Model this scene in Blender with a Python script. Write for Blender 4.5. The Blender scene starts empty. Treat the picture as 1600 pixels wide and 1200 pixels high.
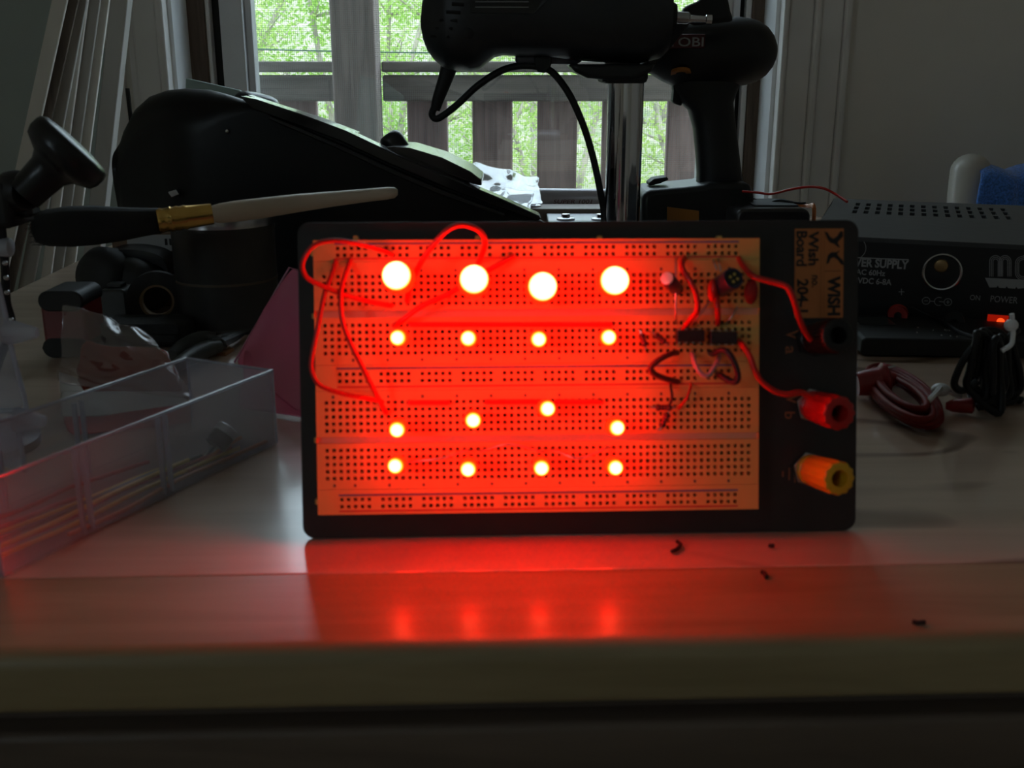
import bpy, bmesh, math, random
from mathutils import Vector, Matrix
random.seed(7)
V = Vector
SC = bpy.context.scene
COL = SC.collection
R = math.radians

# ------------------------------------------------------------------ camera, world, exposure
TABLE = 0.76                       # table top height above the floor
PITCH, FPX = R(16.4), 1650.0
CAM = V((0, 0, TABLE + 0.165))
cd = bpy.data.cameras.new('camera'); cam = bpy.data.objects.new('camera', cd); COL.objects.link(cam)
cam.location = CAM; cam.rotation_euler = (math.pi / 2 - PITCH, 0, 0)
cd.sensor_width = 36; cd.lens = FPX / 1600 * 36; cd.clip_start = 0.01
cd.dof.use_dof = True; cd.dof.focus_distance = 1.1; cd.dof.aperture_fstop = 37.125 / 1.5
SC.camera = cam
SC.view_settings.view_transform = 'Standard'; SC.view_settings.look = 'None'
SC.view_settings.gamma = 1; SC.view_settings.use_curve_mapping = False
SC.view_settings.exposure = 0.0
SC.cycles.use_denoising = True; SC.cycles.max_bounces = 10; SC.cycles.diffuse_bounces = 5
SC.cycles.glossy_bounces = 4; SC.cycles.transparent_max_bounces = 16; SC.cycles.transmission_bounces = 6
SC.cycles.caustics_reflective = False; SC.cycles.caustics_refractive = False
SC.cycles.sample_clamp_indirect = 4.0
SKY = 4.6
w = bpy.data.worlds.new('sky'); SC.world = w; w.use_nodes = True
bg = w.node_tree.nodes['Background']; bg.inputs[0].default_value = (0.70, 0.86, 1.0, 1); bg.inputs[1].default_value = SKY

sl_ = bpy.data.lights.new('sun', 'SUN'); sl_.energy = 2.2; sl_.angle = R(1.5); sl_.color = (1, .96, .88)
sun = bpy.data.objects.new('sun', sl_); COL.objects.link(sun); sun.rotation_euler = (R(34), R(12), 0); sun.location = (0, -4, 8)

def portal(name, loc, rot, sx, sy):
    l = bpy.data.lights.new(name, 'AREA'); l.shape = 'RECTANGLE'; l.size = sx; l.size_y = sy
    l.cycles.is_portal = True
    o = bpy.data.objects.new(name, l); COL.objects.link(o); o.location = loc; o.rotation_euler = rot
portal('door_portal', (-0.13, 1.80, 1.05), (R(-90), 0, 0), 0.80, 2.0)
portal('fill_window_portal', (-1.47, -1.4, 1.45), (R(90), 0, R(-90)), .7, .8)  # sampling portal of the added fill window

# ------------------------------------------------------------------ picture-to-place helpers
CP, SP = math.cos(PITCH), math.sin(PITCH)
def ray(px, py):
    dx, dy = (px - 800) / FPX, (600 - py) / FPX
    return V((dx, CP + dy * SP, -SP + dy * CP))
def atY(px, py, Y):
    d = ray(px, py); return CAM + d * (Y / d.y)
def atZ(px, py, h=0.0):
    d = ray(px, py); return CAM + d * ((TABLE + h - CAM.z) / d.z)
class Frame:
    def __init__(s, o, rx=0, rz=0):
        s.o = V(o); s.rx = rx; s.rz = rz
        s.R = Matrix.Rotation(rz, 3, 'Z') @ Matrix.Rotation(rx, 3, 'X')
    def loc(s, px, py, d=0.0):
        c = s.R.transposed() @ (CAM - s.o); e = s.R.transposed() @ ray(px, py)
        return c + e * ((-d - c.y) / e.y)
    def world(s, p): return s.o + s.R @ V(p)

# ------------------------------------------------------------------ materials
MATS = {}
def nodes_of(name):
    m = bpy.data.materials.new(name); m.use_nodes = True
    nt = m.node_tree; return m, nt, nt.nodes['Principled BSDF']
def mat(name, col, rough=0.5, metal=0.0, var=0.0, scale=30.0, bump=0.0, spec=0.5, coat=0.0, stretch=(1, 1, 1), col2=None,
        emit=None, strength=0.0, trans=0.0, coat_rough=0.1, sheen=0.0, detail=4.0):
    if name in MATS: return MATS[name]
    m, nt, b = nodes_of(name); L = nt.links
    b.inputs['Base Color'].default_value = (*col, 1); b.inputs['Roughness'].default_value = rough
    b.inputs['Metallic'].default_value = metal; b.inputs['Specular IOR Level'].default_value = spec
    b.inputs['Coat Weight'].default_value = coat; b.inputs['Coat Roughness'].default_value = coat_rough
    b.inputs['Sheen Weight'].default_value = sheen
    b.inputs['Transmission Weight'].default_value = trans
    if emit: b.inputs['Emission Color'].default_value = (*emit, 1); b.inputs['Emission Strength'].default_value = strength
    if var or bump:
        tc = nt.nodes.new('ShaderNodeTexCoord'); mp = nt.nodes.new('ShaderNodeMapping')
        mp.inputs['Scale'].default_value = stretch; L.new(tc.outputs['Object'], mp.inputs[0])
        n = nt.nodes.new('ShaderNodeTexNoise'); n.inputs['Scale'].default_value = scale; n.inputs['Detail'].default_value = detail
        L.new(mp.outputs[0], n.inputs[0])
        if var:
            cr = nt.nodes.new('ShaderNodeValToRGB')
            c2 = col2 or tuple(max(0, c * (1 - var)) for c in col)
            cr.color_ramp.elements[0].position = .32; cr.color_ramp.elements[1].position = .68
            cr.color_ramp.elements[0].color = (*c2, 1); cr.color_ramp.elements[1].color = (*(tuple(min(1, c * (1 + var * .5)) for c in col)), 1)
            L.new(n.outputs[0], cr.inputs[0]); L.new(cr.outputs[0], b.inputs['Base Color'])
        if bump:
            bp = nt.nodes.new('ShaderNodeBump'); bp.inputs['Strength'].default_value = bump; bp.inputs['Distance'].default_value = 0.002
            L.new(n.outputs[0], bp.inputs['Height']); L.new(bp.outputs[0], b.inputs['Normal'])
    MATS[name] = m; return m

def clear_mat(name, tint, opacity, rough=0.15, gloss=0.08, col=(.7, .7, .72)):
    """thin clear plastic or glass: mostly see-through, a little milky, a little shiny"""
    if name in MATS: return MATS[name]
    m = bpy.data.materials.new(name); m.use_nodes = True; nt = m.node_tree; N = nt.nodes; L = nt.links
    N.remove(N['Principled BSDF']); out = N['Material Output']
    t = N.new('ShaderNodeBsdfTransparent'); t.inputs[0].default_value = (*tint, 1)
    d = N.new('ShaderNodeBsdfDiffuse'); d.inputs[0].default_value = (*col, 1)
    tl = N.new('ShaderNodeBsdfTranslucent'); tl.inputs[0].default_value = (*col, 1)
    g = N.new('ShaderNodeBsdfGlossy'); g.inputs['Roughness'].default_value = rough; g.inputs[0].default_value = (1, 1, 1, 1)
    a = N.new('ShaderNodeMixShader'); a.inputs[0].default_value = .5; L.new(d.outputs[0], a.inputs[1]); L.new(tl.outputs[0], a.inputs[2])
    b = N.new('ShaderNodeMixShader'); b.inputs[0].default_value = opacity; L.new(t.outputs[0], b.inputs[1]); L.new(a.outputs[0], b.inputs[2])
    c = N.new('ShaderNodeMixShader'); c.inputs[0].default_value = gloss; L.new(b.outputs[0], c.inputs[1]); L.new(g.outputs[0], c.inputs[2])
    L.new(c.outputs[0], out.inputs[0]); MATS[name] = m; return m

def wood_mat(name, c1, c2, rough, scale, stretch, coat=0.0, coat_rough=.15, figure=0.0, dark=None, bump=.15, spec=.5):
    if name in MATS: return MATS[name]
    m, nt, b = nodes_of(name); N = nt.nodes; L = nt.links
    tc = N.new('ShaderNodeTexCoord'); mp = N.new('ShaderNodeMapping'); mp.inputs['Scale'].default_value = stretch
    L.new(tc.outputs['Object'], mp.inputs[0])
    n = N.new('ShaderNodeTexNoise'); n.inputs['Scale'].default_value = scale; n.inputs['Detail'].default_value = 6; n.inputs['Distortion'].default_value = .6
    L.new(mp.outputs[0], n.inputs[0])
    cr = N.new('ShaderNodeValToRGB'); cr.color_ramp.elements[0].position = .3; cr.color_ramp.elements[1].position = .7
    cr.color_ramp.elements[0].color = (*c2, 1); cr.color_ramp.elements[1].color = (*c1, 1)
    L.new(n.outputs[0], cr.inputs[0]); src = cr.outputs[0]
    if figure:
        mp2 = N.new('ShaderNodeMapping'); mp2.inputs['Scale'].default_value = (1.0, 2.1, 1)
        L.new(tc.outputs['Object'], mp2.inputs[0])
        n2 = N.new('ShaderNodeTexNoise'); n2.inputs['Scale'].default_value = 5.5; n2.inputs['Detail'].default_value = 1.5; n2.inputs['Distortion'].default_value = .4
        L.new(mp2.outputs[0], n2.inputs[0])
        mul = N.new('ShaderNodeMath'); mul.operation = 'MULTIPLY'; mul.inputs[1].default_value = 55; L.new(n2.outputs[0], mul.inputs[0])
        sn = N.new('ShaderNodeMath'); sn.operation = 'SINE'; L.new(mul.outputs[0], sn.inputs[0])
        mr = N.new('ShaderNodeMapRange'); mr.inputs[1].default_value = .35; mr.inputs[2].default_value = 1; mr.inputs[3].default_value = 0; mr.inputs[4].default_value = figure
        L.new(sn.outputs[0], mr.inputs[0])
        sxx = N.new('ShaderNodeSeparateXYZ'); L.new(tc.outputs['Object'], sxx.inputs[0])
        mrx = N.new('ShaderNodeMapRange'); mrx.inputs[1].default_value = .04; mrx.inputs[2].default_value = .2; L.new(sxx.outputs['X'], mrx.inputs[0])
        mm2 = N.new('ShaderNodeMath'); mm2.operation = 'MULTIPLY'; L.new(mr.outputs[0], mm2.inputs[0]); L.new(mrx.outputs[0], mm2.inputs[1])
        mx = N.new('ShaderNodeMix'); mx.data_type = 'RGBA'; L.new(mm2.outputs[0], mx.inputs[0])
        L.new(src, mx.inputs[6]); mx.inputs[7].default_value = (*(dark or c2), 1); src = mx.outputs[2]
    L.new(src, b.inputs['Base Color']); b.inputs['Roughness'].default_value = rough; b.inputs['Specular IOR Level'].default_value = spec
    b.inputs['Coat Weight'].default_value = coat; b.inputs['Coat Roughness'].default_value = coat_rough
    bp = N.new('ShaderNodeBump'); bp.inputs['Strength'].default_value = bump; bp.inputs['Distance'].default_value = .0008
    L.new(n.outputs[0], bp.inputs['Height']); L.new(bp.outputs[0], b.inputs['Normal'])
    MATS[name] = m; return m

# ------------------------------------------------------------------ object helpers
INV = {}
def tag(o, label, cat, group=None):
    o['label'] = label; o['category'] = cat
    if group: o['group'] = group
    return o
def thing(name, label, cat, loc, rx=0, rz=0, group=None):
    o = bpy.data.objects.new(name, None); COL.objects.link(o); o.location = loc; o.rotation_euler = (rx, 0, rz)
    o.empty_display_size = .02
    INV[o] = (Matrix.Translation(V(loc)) @ Matrix.Rotation(rz, 4, 'Z') @ Matrix.Rotation(rx, 4, 'X')).inverted()
    return tag(o, label, cat, group)

class MB:
    def __init__(s): s.v = []; s.f = []
    def add(s, vs, fs):
        n = len(s.v); s.v += [V(p) for p in vs]; s.f += [tuple(i + n for i in f) for f in fs]; return s
    def box(s, c, d, M=None):
        cx, cy, cz = c; x, y, z = d[0] / 2, d[1] / 2, d[2] / 2
        vs = [V((i * x, j * y, k * z)) for k in (-1, 1) for j in (-1, 1) for i in (-1, 1)]
        if M: vs = [M @ p for p in vs]
        vs = [p + V(c) for p in vs]
        return s.add(vs, [(0, 2, 3, 1), (4, 5, 7, 6), (0, 1, 5, 4), (2, 6, 7, 3), (0, 4, 6, 2), (1, 3, 7, 5)])
    def bb(s, a, b): return s.box([(a[i] + b[i]) / 2 for i in range(3)], [abs(b[i] - a[i]) for i in range(3)])
    def loft(s, rings, cap=True, close=True):
        n = len(s.v); k = len(rings[0])
        for r in rings: s.v += [V(p) for p in r]
        for i in range(len(rings) - 1):
            for j in range(k if close else k - 1):
                a = n + i * k + j; b = n + i * k + (j + 1) % k
                s.f.append((a, b, b + k, a + k))
        if cap and close:
            s.f.append(tuple(n + j for j in reversed(range(k)))); s.f.append(tuple(n + (len(rings) - 1) * k + j for j in range(k)))
        return s
    def prism(s, poly, y0, y1):
        """polygon in x,z extruded along y"""
        return s.loft([[(x, y0, z) for x, z in poly], [(x, y1, z) for x, z in poly]])
    def tube(s, pts, r, k=8, cap=True):
        pts = [V(p) for p in pts]; rs = r if isinstance(r, (list, tuple)) else [r] * len(pts)
        t = (pts[1] - pts[0]).normalized(); nrm = t.orthogonal().normalized(); rings = []
        for i, p in enumerate(pts):
            t2 = (pts[min(i + 1, len(pts) - 1)] - pts[max(i - 1, 0)])
            if t2.length < 1e-9: t2 = t.copy()
            t2.normalize(); nrm = (nrm - t2 * nrm.dot(t2)).normalized(); bn = t2.cross(nrm)
            rings.append([p + (nrm * math.cos(a) + bn * math.sin(a)) * rs[i] for a in [2 * math.pi * j / k for j in range(k)]]); t = t2
        return s.loft(rings, cap)
    def lathe(s, o, axis, prof, k=24, cap=True):
        """prof: list of (distance along axis, radius)"""
        a = V(axis).normalized(); n = a.orthogonal().normalized(); b = a.cross(n); o = V(o)
        return s.loft([[o + a * d + (n * math.cos(t) + b * math.sin(t)) * max(r, 1e-5) for t in [2 * math.pi * j / k for j in range(k)]] for d, r in prof], cap)
    def ball(s, c, r, k=12, m=8, sc=(1, 1, 1)):
        c = V(c); return s.loft([[c + V((r * math.sin(p) * math.cos(t) * sc[0], r * math.sin(p) * math.sin(t) * sc[1], -r * math.cos(p) * sc[2]))
                 for t in [2 * math.pi * j / k for j in range(k)]] for p in [max(.02, min(math.pi - .02, math.pi * i / m)) for i in range(m + 1)]])
    def build(s, name, m, parent=None, world=False, smooth=True, bevel=0, seg=2, angle=38, stuff=False, kind=None, label=None, fix=True, sub=0):
        me = bpy.data.meshes.new(name)
        vs = s.v; org = None
        if parent is not None and world:
            I = INV[parent]; vs = [I @ p for p in vs]
        elif parent is None:
            lo = [min(p[i] for p in vs) for i in range(3)]; hi = [max(p[i] for p in vs) for i in range(3)]
            org = V(((lo[0] + hi[0]) / 2, (lo[1] + hi[1]) / 2, lo[2])); vs = [p - org for p in vs]
        me.from_pydata([tuple(p) for p in vs], [], s.f)
        if fix:
            b = bmesh.new(); b.from_mesh(me); bmesh.ops.recalc_face_normals(b, faces=b.faces); b.to_mesh(me); b.free()
        if smooth:
            me.shade_smooth(); me.set_sharp_from_angle(angle=R(angle))
        me.materials.append(m)
        o = bpy.data.objects.new(name, me); COL.objects.link(o)
        if parent is not None:
            o.parent = parent; INV[o] = INV.get(parent, Matrix.Identity(4))
        else:
            o.location = org; INV[o] = Matrix.Translation(-org)
        if bevel:
            md = o.modifiers.new('bevel', 'BEVEL'); md.width = bevel; md.segments = seg; md.limit_method = 'ANGLE'; md.angle_limit = R(40)
        if sub:
            md = o.modifiers.new('sub', 'SUBSURF'); md.levels = sub; md.render_levels = sub
        if stuff: o['kind'] = 'stuff'
        if kind: o['kind'] = kind
        if label: o['label'] = label
        return o

def cr(pts, n=6):
    """smooth curve through points"""
    P = [V(p) for p in pts]; out = []
    P = [P[0] * 2 - P[1]] + P + [P[-1] * 2 - P[-2]]
    for i in range(1, len(P) - 2):
        a, b, c, d = P[i - 1:i + 3]
        for k in range(n):
            t = k / n
            out.append(.5 * ((2 * b) + (c - a) * t + (2 * a - 5 * b + 4 * c - d) * t * t + (3 * b - a - 3 * c + d) * t ** 3))
    out.append(P[-2]); return out
def rrect(x0, z0, x1, z1, r, n=5):
    pts = []
    for cx, cz, a0 in ((x1 - r, z1 - r, 0), (x0 + r, z1 - r, 90), (x0 + r, z0 + r, 180), (x1 - r, z0 + r, 270)):
        for i in range(n + 1):
            a = R(a0 + 90 * i / n); pts.append((cx + r * math.cos(a), cz + r * math.sin(a)))
    return pts
def sellipse(cx, cy, rx, ry, n=2.5, k=24):
    out = []
    for j in range(k):
        t = 2 * math.pi * j / k; c, s_ = math.cos(t), math.sin(t)
        out.append((cx + rx * math.copysign(abs(c) ** (2 / n), c), cy + ry * math.copysign(abs(s_) ** (2 / n), s_)))
    return out
def holed(mb, xb, zb, hole, y, depth, drop=None):
    """front face at y (facing -y) over the grid xb * zb with recessed cells; returns floor quads apart"""
    fl = MB() if drop is None else drop
    nx, nz = len(xb) - 1, len(zb) - 1
    H = [[hole(i, j) for j in range(nz)] for i in range(nx)]
    for j in range(nz):
        i = 0
        while i < nx:
            if H[i][j]:
                x0, x1, z0, z1 = xb[i], xb[i + 1], zb[j], zb[j + 1]
                fl.add([(x0, y + depth, z0), (x1, y + depth, z0), (x1, y + depth, z1), (x0, y + depth, z1)], [(0, 1, 2, 3)])
                for (di, dj, a, b) in ((-1, 0, (x0, z1), (x0, z0)), (1, 0, (x1, z0), (x1, z1)), (0, -1, (x0, z0), (x1, z0)), (0, 1, (x1, z1), (x0, z1))):
                    ii, jj = i + di, j + dj
                    if 0 <= ii < nx and 0 <= jj < nz and not H[ii][jj]:
                        mb.add([(a[0], y, a[1]), (b[0], y, b[1]), (b[0], y + depth, b[1]), (a[0], y + depth, a[1])], [(3, 2, 1, 0)])
                i += 1
            else:
                k = i
                if not any(H[q][j] for q in range(nx)):
                    k = nx - 1
                x0, x1, z0, z1 = xb[i], xb[k + 1], zb[j], zb[j + 1]
                mb.add([(x0, y, z0), (x1, y, z0), (x1, y, z1), (x0, y, z1)], [(0, 1, 2, 3)]); i = k + 1
    return fl

FONT = {}
def text(name, s, parent, m, cx, cz, y, wid, hgt, rot=0, extr=.0001, bold=0.0, shear=0.0):
    """lettering lying in the local x,z plane, facing -y, fitted to wid * hgt (before the turn by rot)"""
    cu = bpy.data.curves.new(name, 'FONT'); cu.body = s; cu.size = 1; cu.align_x = 'CENTER'; cu.align_y = 'CENTER'; cu.offset = bold; cu.shear = shear; cu.resolution_u = 3
    t = bpy.data.objects.new(name, cu); COL.objects.link(t)
    dg = bpy.context.evaluated_depsgraph_get(); me = bpy.data.meshes.new_from_object(t.evaluated_get(dg))
    bpy.data.objects.remove(t); bpy.data.curves.remove(cu)
    xs = [v.co.x for v in me.vertices]; ys = [v.co.y for v in me.vertices]
    mx, my = (min(xs) + max(xs)) / 2, (min(ys) + max(ys)) / 2; sx, sy = wid / (max(xs) - min(xs)), hgt / (max(ys) - min(ys))
    c, q = math.cos(rot), math.sin(rot)
    for v in me.vertices:
        a, b = (v.co.x - mx) * sx, (v.co.y - my) * sy
        v.co = (cx + a * c - b * q, y, cz + a * q + b * c)
    me.materials.append(m); me.name = name
    o = bpy.data.objects.new(name, me); COL.objects.link(o); o.parent = parent; INV[o] = INV[parent]
    return o

# ------------------------------------------------------------------ materials list
BLACK = mat('black_plastic', (.012, .012, .013), .38, var=.2, scale=60, bump=.03)
BLACKM = mat('matte_black', (.010, .010, .010), .6, var=.3, scale=80)
RUBBER = mat('black_rubber', (.008, .008, .008), .55)
GLOSSBLK = mat('glossy_black_plastic', (.006, .006, .007), .16, coat=.3, coat_rough=.05, bump=.02, scale=40)
CHROME = mat('chrome', (.75, .75, .78), .07, 1.0)
STEEL = mat('steel', (.55, .55, .57), .25, 1.0, var=.15, scale=50)
WHITEPL = mat('white_plastic', (.75, .75, .76), .35)
REDWIRE = mat('red_wire_insulation', (.62, .015, .008), .35, var=.1, scale=90)
DKRED = mat('dark_red_plastic', (.30, .008, .008), .35, var=.15, scale=60)
WALL = mat('wall_paint', (.84, .79, .71), .8, var=.05, scale=6, bump=.05)
CEIL = mat('ceiling_paint', (.88, .86, .82), .9, var=.04, scale=5)
FLOORM = wood_mat('floor_wood', (.38, .27, .17), (.27, .18, .11), .4, 6, (1, 9, 1))
TRIM = mat('white_trim_paint', (.82, .79, .76), .45, var=.06, scale=12)
VINYL = mat('grey_vinyl', (.74, .74, .75), .45, var=.05, scale=20)
DARKGAP = mat('recess_shade_black', (.015, .014, .013), .7)  # black put in for the shade of the recess beside the stile
BROWNWD = wood_mat('brown_weathered_wood', (.17, .115, .08), (.075, .05, .035), .7, 20, (9, 9, .6))
DECKWD = wood_mat('grey_weathered_wood', (.26, .205, .19), (.11, .085, .08), .8, 9, (9, 9, .7), figure=0)
BALWD = wood_mat('reddish_weathered_wood', (.34, .245, .235), (.17, .115, .11), .8, 9, (9, 9, .7))
DECKWDH = wood_mat('grey_weathered_wood_lengthwise', (.24, .205, .19), (.10, .082, .078), .8, 9, (.7, 9, 9), figure=0)
BENCH = wood_mat('varnished_plywood', (.66, .48, .36), (.52, .37, .27), .30, 7, (1.2, 9, 9), coat=1.0, coat_rough=.12, figure=.9, dark=(.20, .12, .085))
BENCHE = wood_mat('varnished_edge_board', (.38, .29, .16), (.28, .21, .105), .40, 10, (1, 10, 10), coat=.35, coat_rough=.2, bump=.1)
BENCHD = wood_mat('darker_bench_wood', (.17, .125, .095), (.11, .08, .06), .5, 8, (1, 9, 9))

# ------------------------------------------------------------------ the room
YW = 1.60                                          # inner face of the door wall
xL = lambda px, Y=YW, py=100: atY(px, py, Y).x
DL, DR, DT = xL(270), xL(1213), 2.06               # rough opening of the door
RX0, RX1, RY0, RZ = -1.35, 2.3, -2.6, 2.5
def struct(name, mb, m, **k): return mb.build(name, m, kind='structure', smooth=k.pop('smooth', False), **k)
struct('floor', MB().bb((RX0 - .1, RY0 - .12, -.05), (RX1 + .1, YW + .15, 0)), FLOORM)
struct('ceiling', MB().bb((RX0 - .1, RY0 - .12, RZ), (RX1 + .1, YW + .15, RZ + .08)), CEIL)
WY0, WY1, WZ0, WZ1 = -1.75, -1.05, 1.05, 1.85              # unseen opening added behind the camera to fill the room with skylight
wl_ = MB()
wl_.bb((RX0 - .1, RY0, 0), (RX0, WY0, RZ)); wl_.bb((RX0 - .1, WY1, 0), (RX0, YW, RZ)); wl_.bb((RX0 - .1, WY0, 0), (RX0, WY1, WZ0)); wl_.bb((RX0 - .1, WY0, WZ1), (RX0, WY1, RZ))
struct('wall_left', wl_, WALL)
struct('wall_right', MB().bb((RX1, RY0, 0), (RX1 + .1, YW, RZ)), WALL)
wb = MB()
wb.bb((xL(171), YW, 0), (DL, YW + .15, RZ)); wb.bb((DR, YW, 0), (RX1 + .1, YW + .15, RZ)); wb.bb((DL, YW, DT), (DR, YW + .15, RZ))
struct('wall_back', wb, WALL)
struct('wall_corner', MB().bb((RX0 - .1, YW, 0), (xL(171), YW + .15, RZ)), mat('dim_grey_green_wall', (.50, .57, .55), .8, var=.05, scale=6, bump=.05))  # same wall; its dimmer light is painted in as darker grey-green
struct('wall_front', MB().bb((RX0 - .1, RY0 - .1, 0), (RX1 + .1, RY0, RZ)), WALL)
GLASS = clear_mat('window_glass', (.96, .98, .97), .0, rough=.01, gloss=.05)
w1 = thing('fill_window', 'added white framed window in the unseen side wall for fill light', 'window', (RX0 - .05, (WY0 + WY1) / 2, WZ0)); del w1['category']; w1['kind'] = 'structure'
f = MB()
for a, b in (((WY0, WZ0), (WY1, WZ0 + .05)), ((WY0, WZ1 - .05), (WY1, WZ1)), ((WY0, WZ0), (WY0 + .05, WZ1)), ((WY1 - .05, WZ0), (WY1, WZ1)), ((-1.425, WZ0), (-1.375, WZ1))):
    f.bb((RX0 - .08, a[0], a[1]), (RX0 - .03, b[0], b[1]))
f.build('fill_window_frame', TRIM, w1, world=True, smooth=False)
MB().bb((RX0 - .057, WY0 + .04, WZ0 + .04), (RX0 - .053, WY1 - .04, WZ1 - .04)).build('pane', GLASS, w1, world=True, smooth=False)

# casings (trim) round the door
def casing(name, pxs, y_front, kindm=TRIM):
    mb = MB()
    for a, b, t in pxs:
        mb.bb((xL(a), YW - t, 0), (xL(b), YW, DT + .08))
    return struct(name, mb, kindm, bevel=.003)
casing('trim_1', [(207, 219, .012), (219, 257, .019), (257, 270, .026)], YW)
casing('trim_2', [(1213, 1222, .026), (1222, 1262, .016), (1262, 1272, .024), (1272, 1308, .015), (1308, 1319, .022)], YW)
struct('trim_3', MB().bb((xL(207), YW - .02, DT), (xL(1319), YW, DT + .09)), TRIM, bevel=.003)
struct('trim_4', MB().bb((xL(171), YW - .012, 0), (xL(196), YW, RZ)), TRIM, bevel=.002)   # flat board on the wall beside the casing
bsb = MB().bb((RX0, YW - .014, 0), (xL(171), YW, .1)); struct('baseboard_left', bsb, TRIM, bevel=.003)
struct('baseboard_right', MB().bb((xL(1319), YW - .014, 0), (RX1, YW, .1)), TRIM, bevel=.003)

# sliding door
YF = 1.67
d1 = thing('door_1', 'white sliding glass door with an insect screen', 'door', ((DL + DR) / 2, YF, 0)); del d1['category']; d1['kind'] = 'structure'
m = MB()
m.bb((DL, YW - .004, 0), (DL + .006, YF + .1, DT)); m.bb((DR - .006, YW - .004, 0), (DR, YF + .1, DT)); m.bb((DL, YW, DT - .01), (DR, YF + .1, DT))
m.build('jamb', mat('jamb_paint', (.88, .89, .90), .4), d1, world=True, smooth=False)
xF = lambda px: atY(px, 100, YF).x
for a, b, mm, nm, y0, y1 in ((288, 325, BROWNWD, 'wood_stop', YF, YF + .05), (325, 332, TRIM, 'track_rail', YF + .004, YF + .05), (332, 348, DARKGAP, 'recess_shade_strip', YF + .02, YF + .06),  # the dark strips carry the shade of the gap
                     (348, 384, VINYL, 'stile', YF, YF + .045), (384, 395, VINYL, 'glazing_bead', YF + .012, YF + .04),
                     (1100, 1143, VINYL, 'glazing_bead', YF + .012, YF + .04), (1143, 1152, VINYL, 'stile', YF, YF + .045), (1152, 1162, DARKGAP, 'recess_shade_strip', YF + .02, YF + .06), (1162, 1171, TRIM, 'track_rail', YF + .004, YF + .05),
                     (1171, 1196, BROWNWD, 'wood_stop', YF, YF + .05)):
    MB().bb((xF(a), y0, .03), (xF(b), y1, DT - .02)).build(nm, mm, d1, world=True, smooth=False, bevel=.0015)
MB().bb((DL, YF - .02, 0), (DR, YF + .1, .035)).build('threshold', VINYL, d1, world=True, smooth=False, bevel=.003)
MB().bb((xF(348), YF, .035), (xF(1152), YF + .045, .14)).build('rail', VINYL, d1, world=True, smooth=False, bevel=.002)
MB().bb((xF(348), YF, DT - .1), (xF(1152), YF + .045, DT - .015)).build('rail', VINYL, d1, world=True, smooth=False, bevel=.002)
MB().bb((xF(390), YF + .023, .13), (xF(1120), YF + .027, DT - .09)).build('pane', GLASS, d1, world=True, smooth=False)
sm = MB(); x = xF(388); pitch = .0031; rw = .00016
while x < xF(1125):
    sm.bb((x - rw, YF + .06, .14), (x + rw, YF + .0604, DT - .1)); x += pitch
z = .15
while z < DT - .1:
    sm.bb((xF(388), YF + .06, z - rw), (xF(1125), YF + .0604, z + rw)); z += pitch
sm.build('screen_mesh', mat('screen_wire', (.22, .23, .24), .5), d1, world=True, smooth=False, stuff=True, fix=False)

# ------------------------------------------------------------------ outside
GZ = -.75
hill = MB(); nx, ny = 26, 26
for j in range(ny):
    for i in range(nx):
        X = -16 + 32 * i / (nx - 1); Y = 1.8 + 22 * (j / (ny - 1)) ** 1.3
        h = GZ + max(0, Y - 4.5) * .16 + max(0, Y - 12) * .12 + .12 * math.sin(X * 1.3 + Y) * math.sin(Y * .9)
        hill.v.append(V((X, Y, h)))
hill.f = [(j * nx + i, j * nx + i + 1, (j + 1) * nx + i + 1, (j + 1) * nx + i) for j in range(ny - 1) for i in range(nx - 1)]
hill.build('ground', mat('dry_grass', (.36, .33, .28), .9, var=.45, scale=5, col2=(.17, .23, .09), bump=.4), kind='structure', fix=False)
struct('shade_roof', MB().bb((RX0 - .3, RY0 - .3, RZ + .08), (RX1 + .3, YW + .2, RZ + 1.2)), TRIM)  # unseen block over the room, raised so its shadow covers the deck
dk = thing('deck_floor', 'grey plank deck', 'deck', (0, 2.05, 0)); del dk['category']; dk['kind'] = 'structure'
for i in range(5):
    MB().bb((-2.2, YW + .17 + i * .146, -.06), (2.6, YW + .17 + i * .146 + .138, -.022)).build('plank', DECKWDH, dk, world=True, smooth=False, bevel=.003)

YR = 2.25
rl = thing('deck_railing', 'grey weathered wooden deck railing outside the glass door', 'railing', (0, YR, -.022))
def Zr(py, Y=YR): return atY(700, py, Y).z
px2m = lambda a: atY(a, 200, YR).x
def bar(name, x0, x1, y0, y1, z0, z1, mm): return MB().bb((x0, y0, z0), (x1, y1, z1)).build(name, mm, rl, world=True, smooth=False, bevel=.004)
PX0, PX1 = atY(518, 100, 2.14).x, atY(587, 100, 2.14).x
bar('post', PX0, PX1, 2.14, 2.229, -.75, 2.4, DECKWD)
for x0, x1 in ((-2.2, PX0 - .001), (PX1 + .001, 2.6)):
    bar('top_rail', x0, x1, YR - .03, YR + .01, Zr(113), Zr(96), DECKWDH)
    bar('rail_board', x0, x1, YR - .02, YR + .018, Zr(158), Zr(117), DECKWDH)
k = -9
while 635 + k * 102.3 < 2600:
    a = 635 + k * 102.3
    if not (a + 63 > 518 and a < 590) and a > -700:
        bar('baluster', px2m(a), px2m(a + 63.5), YR + .02, YR + .04, -.02 - .06, Zr(125), BALWD)
    k += 1
bar('bottom_rail', -2.2, PX0 - .001, YR - .018, YR + .019, .02, .11, DECKWDH); bar('bottom_rail', PX1 + .001, 2.6, YR - .018, YR + .019, .02, .11, DECKWDH)
a_, b_ = atY(300, 74, 3.2), atY(1300, 69, 3.2)
cb = MB().tube([a_ + (b_ - a_) * (i / 12) + V((0, 0, -.02 * math.sin(math.pi * i / 12))) for i in range(13)], .0022, 6)
tag(cb.build('overhead_cable', mat('green_cable', (.05, .12, .09), .5)), 'thin dark green cable strung behind the deck railing', 'cable')
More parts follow.
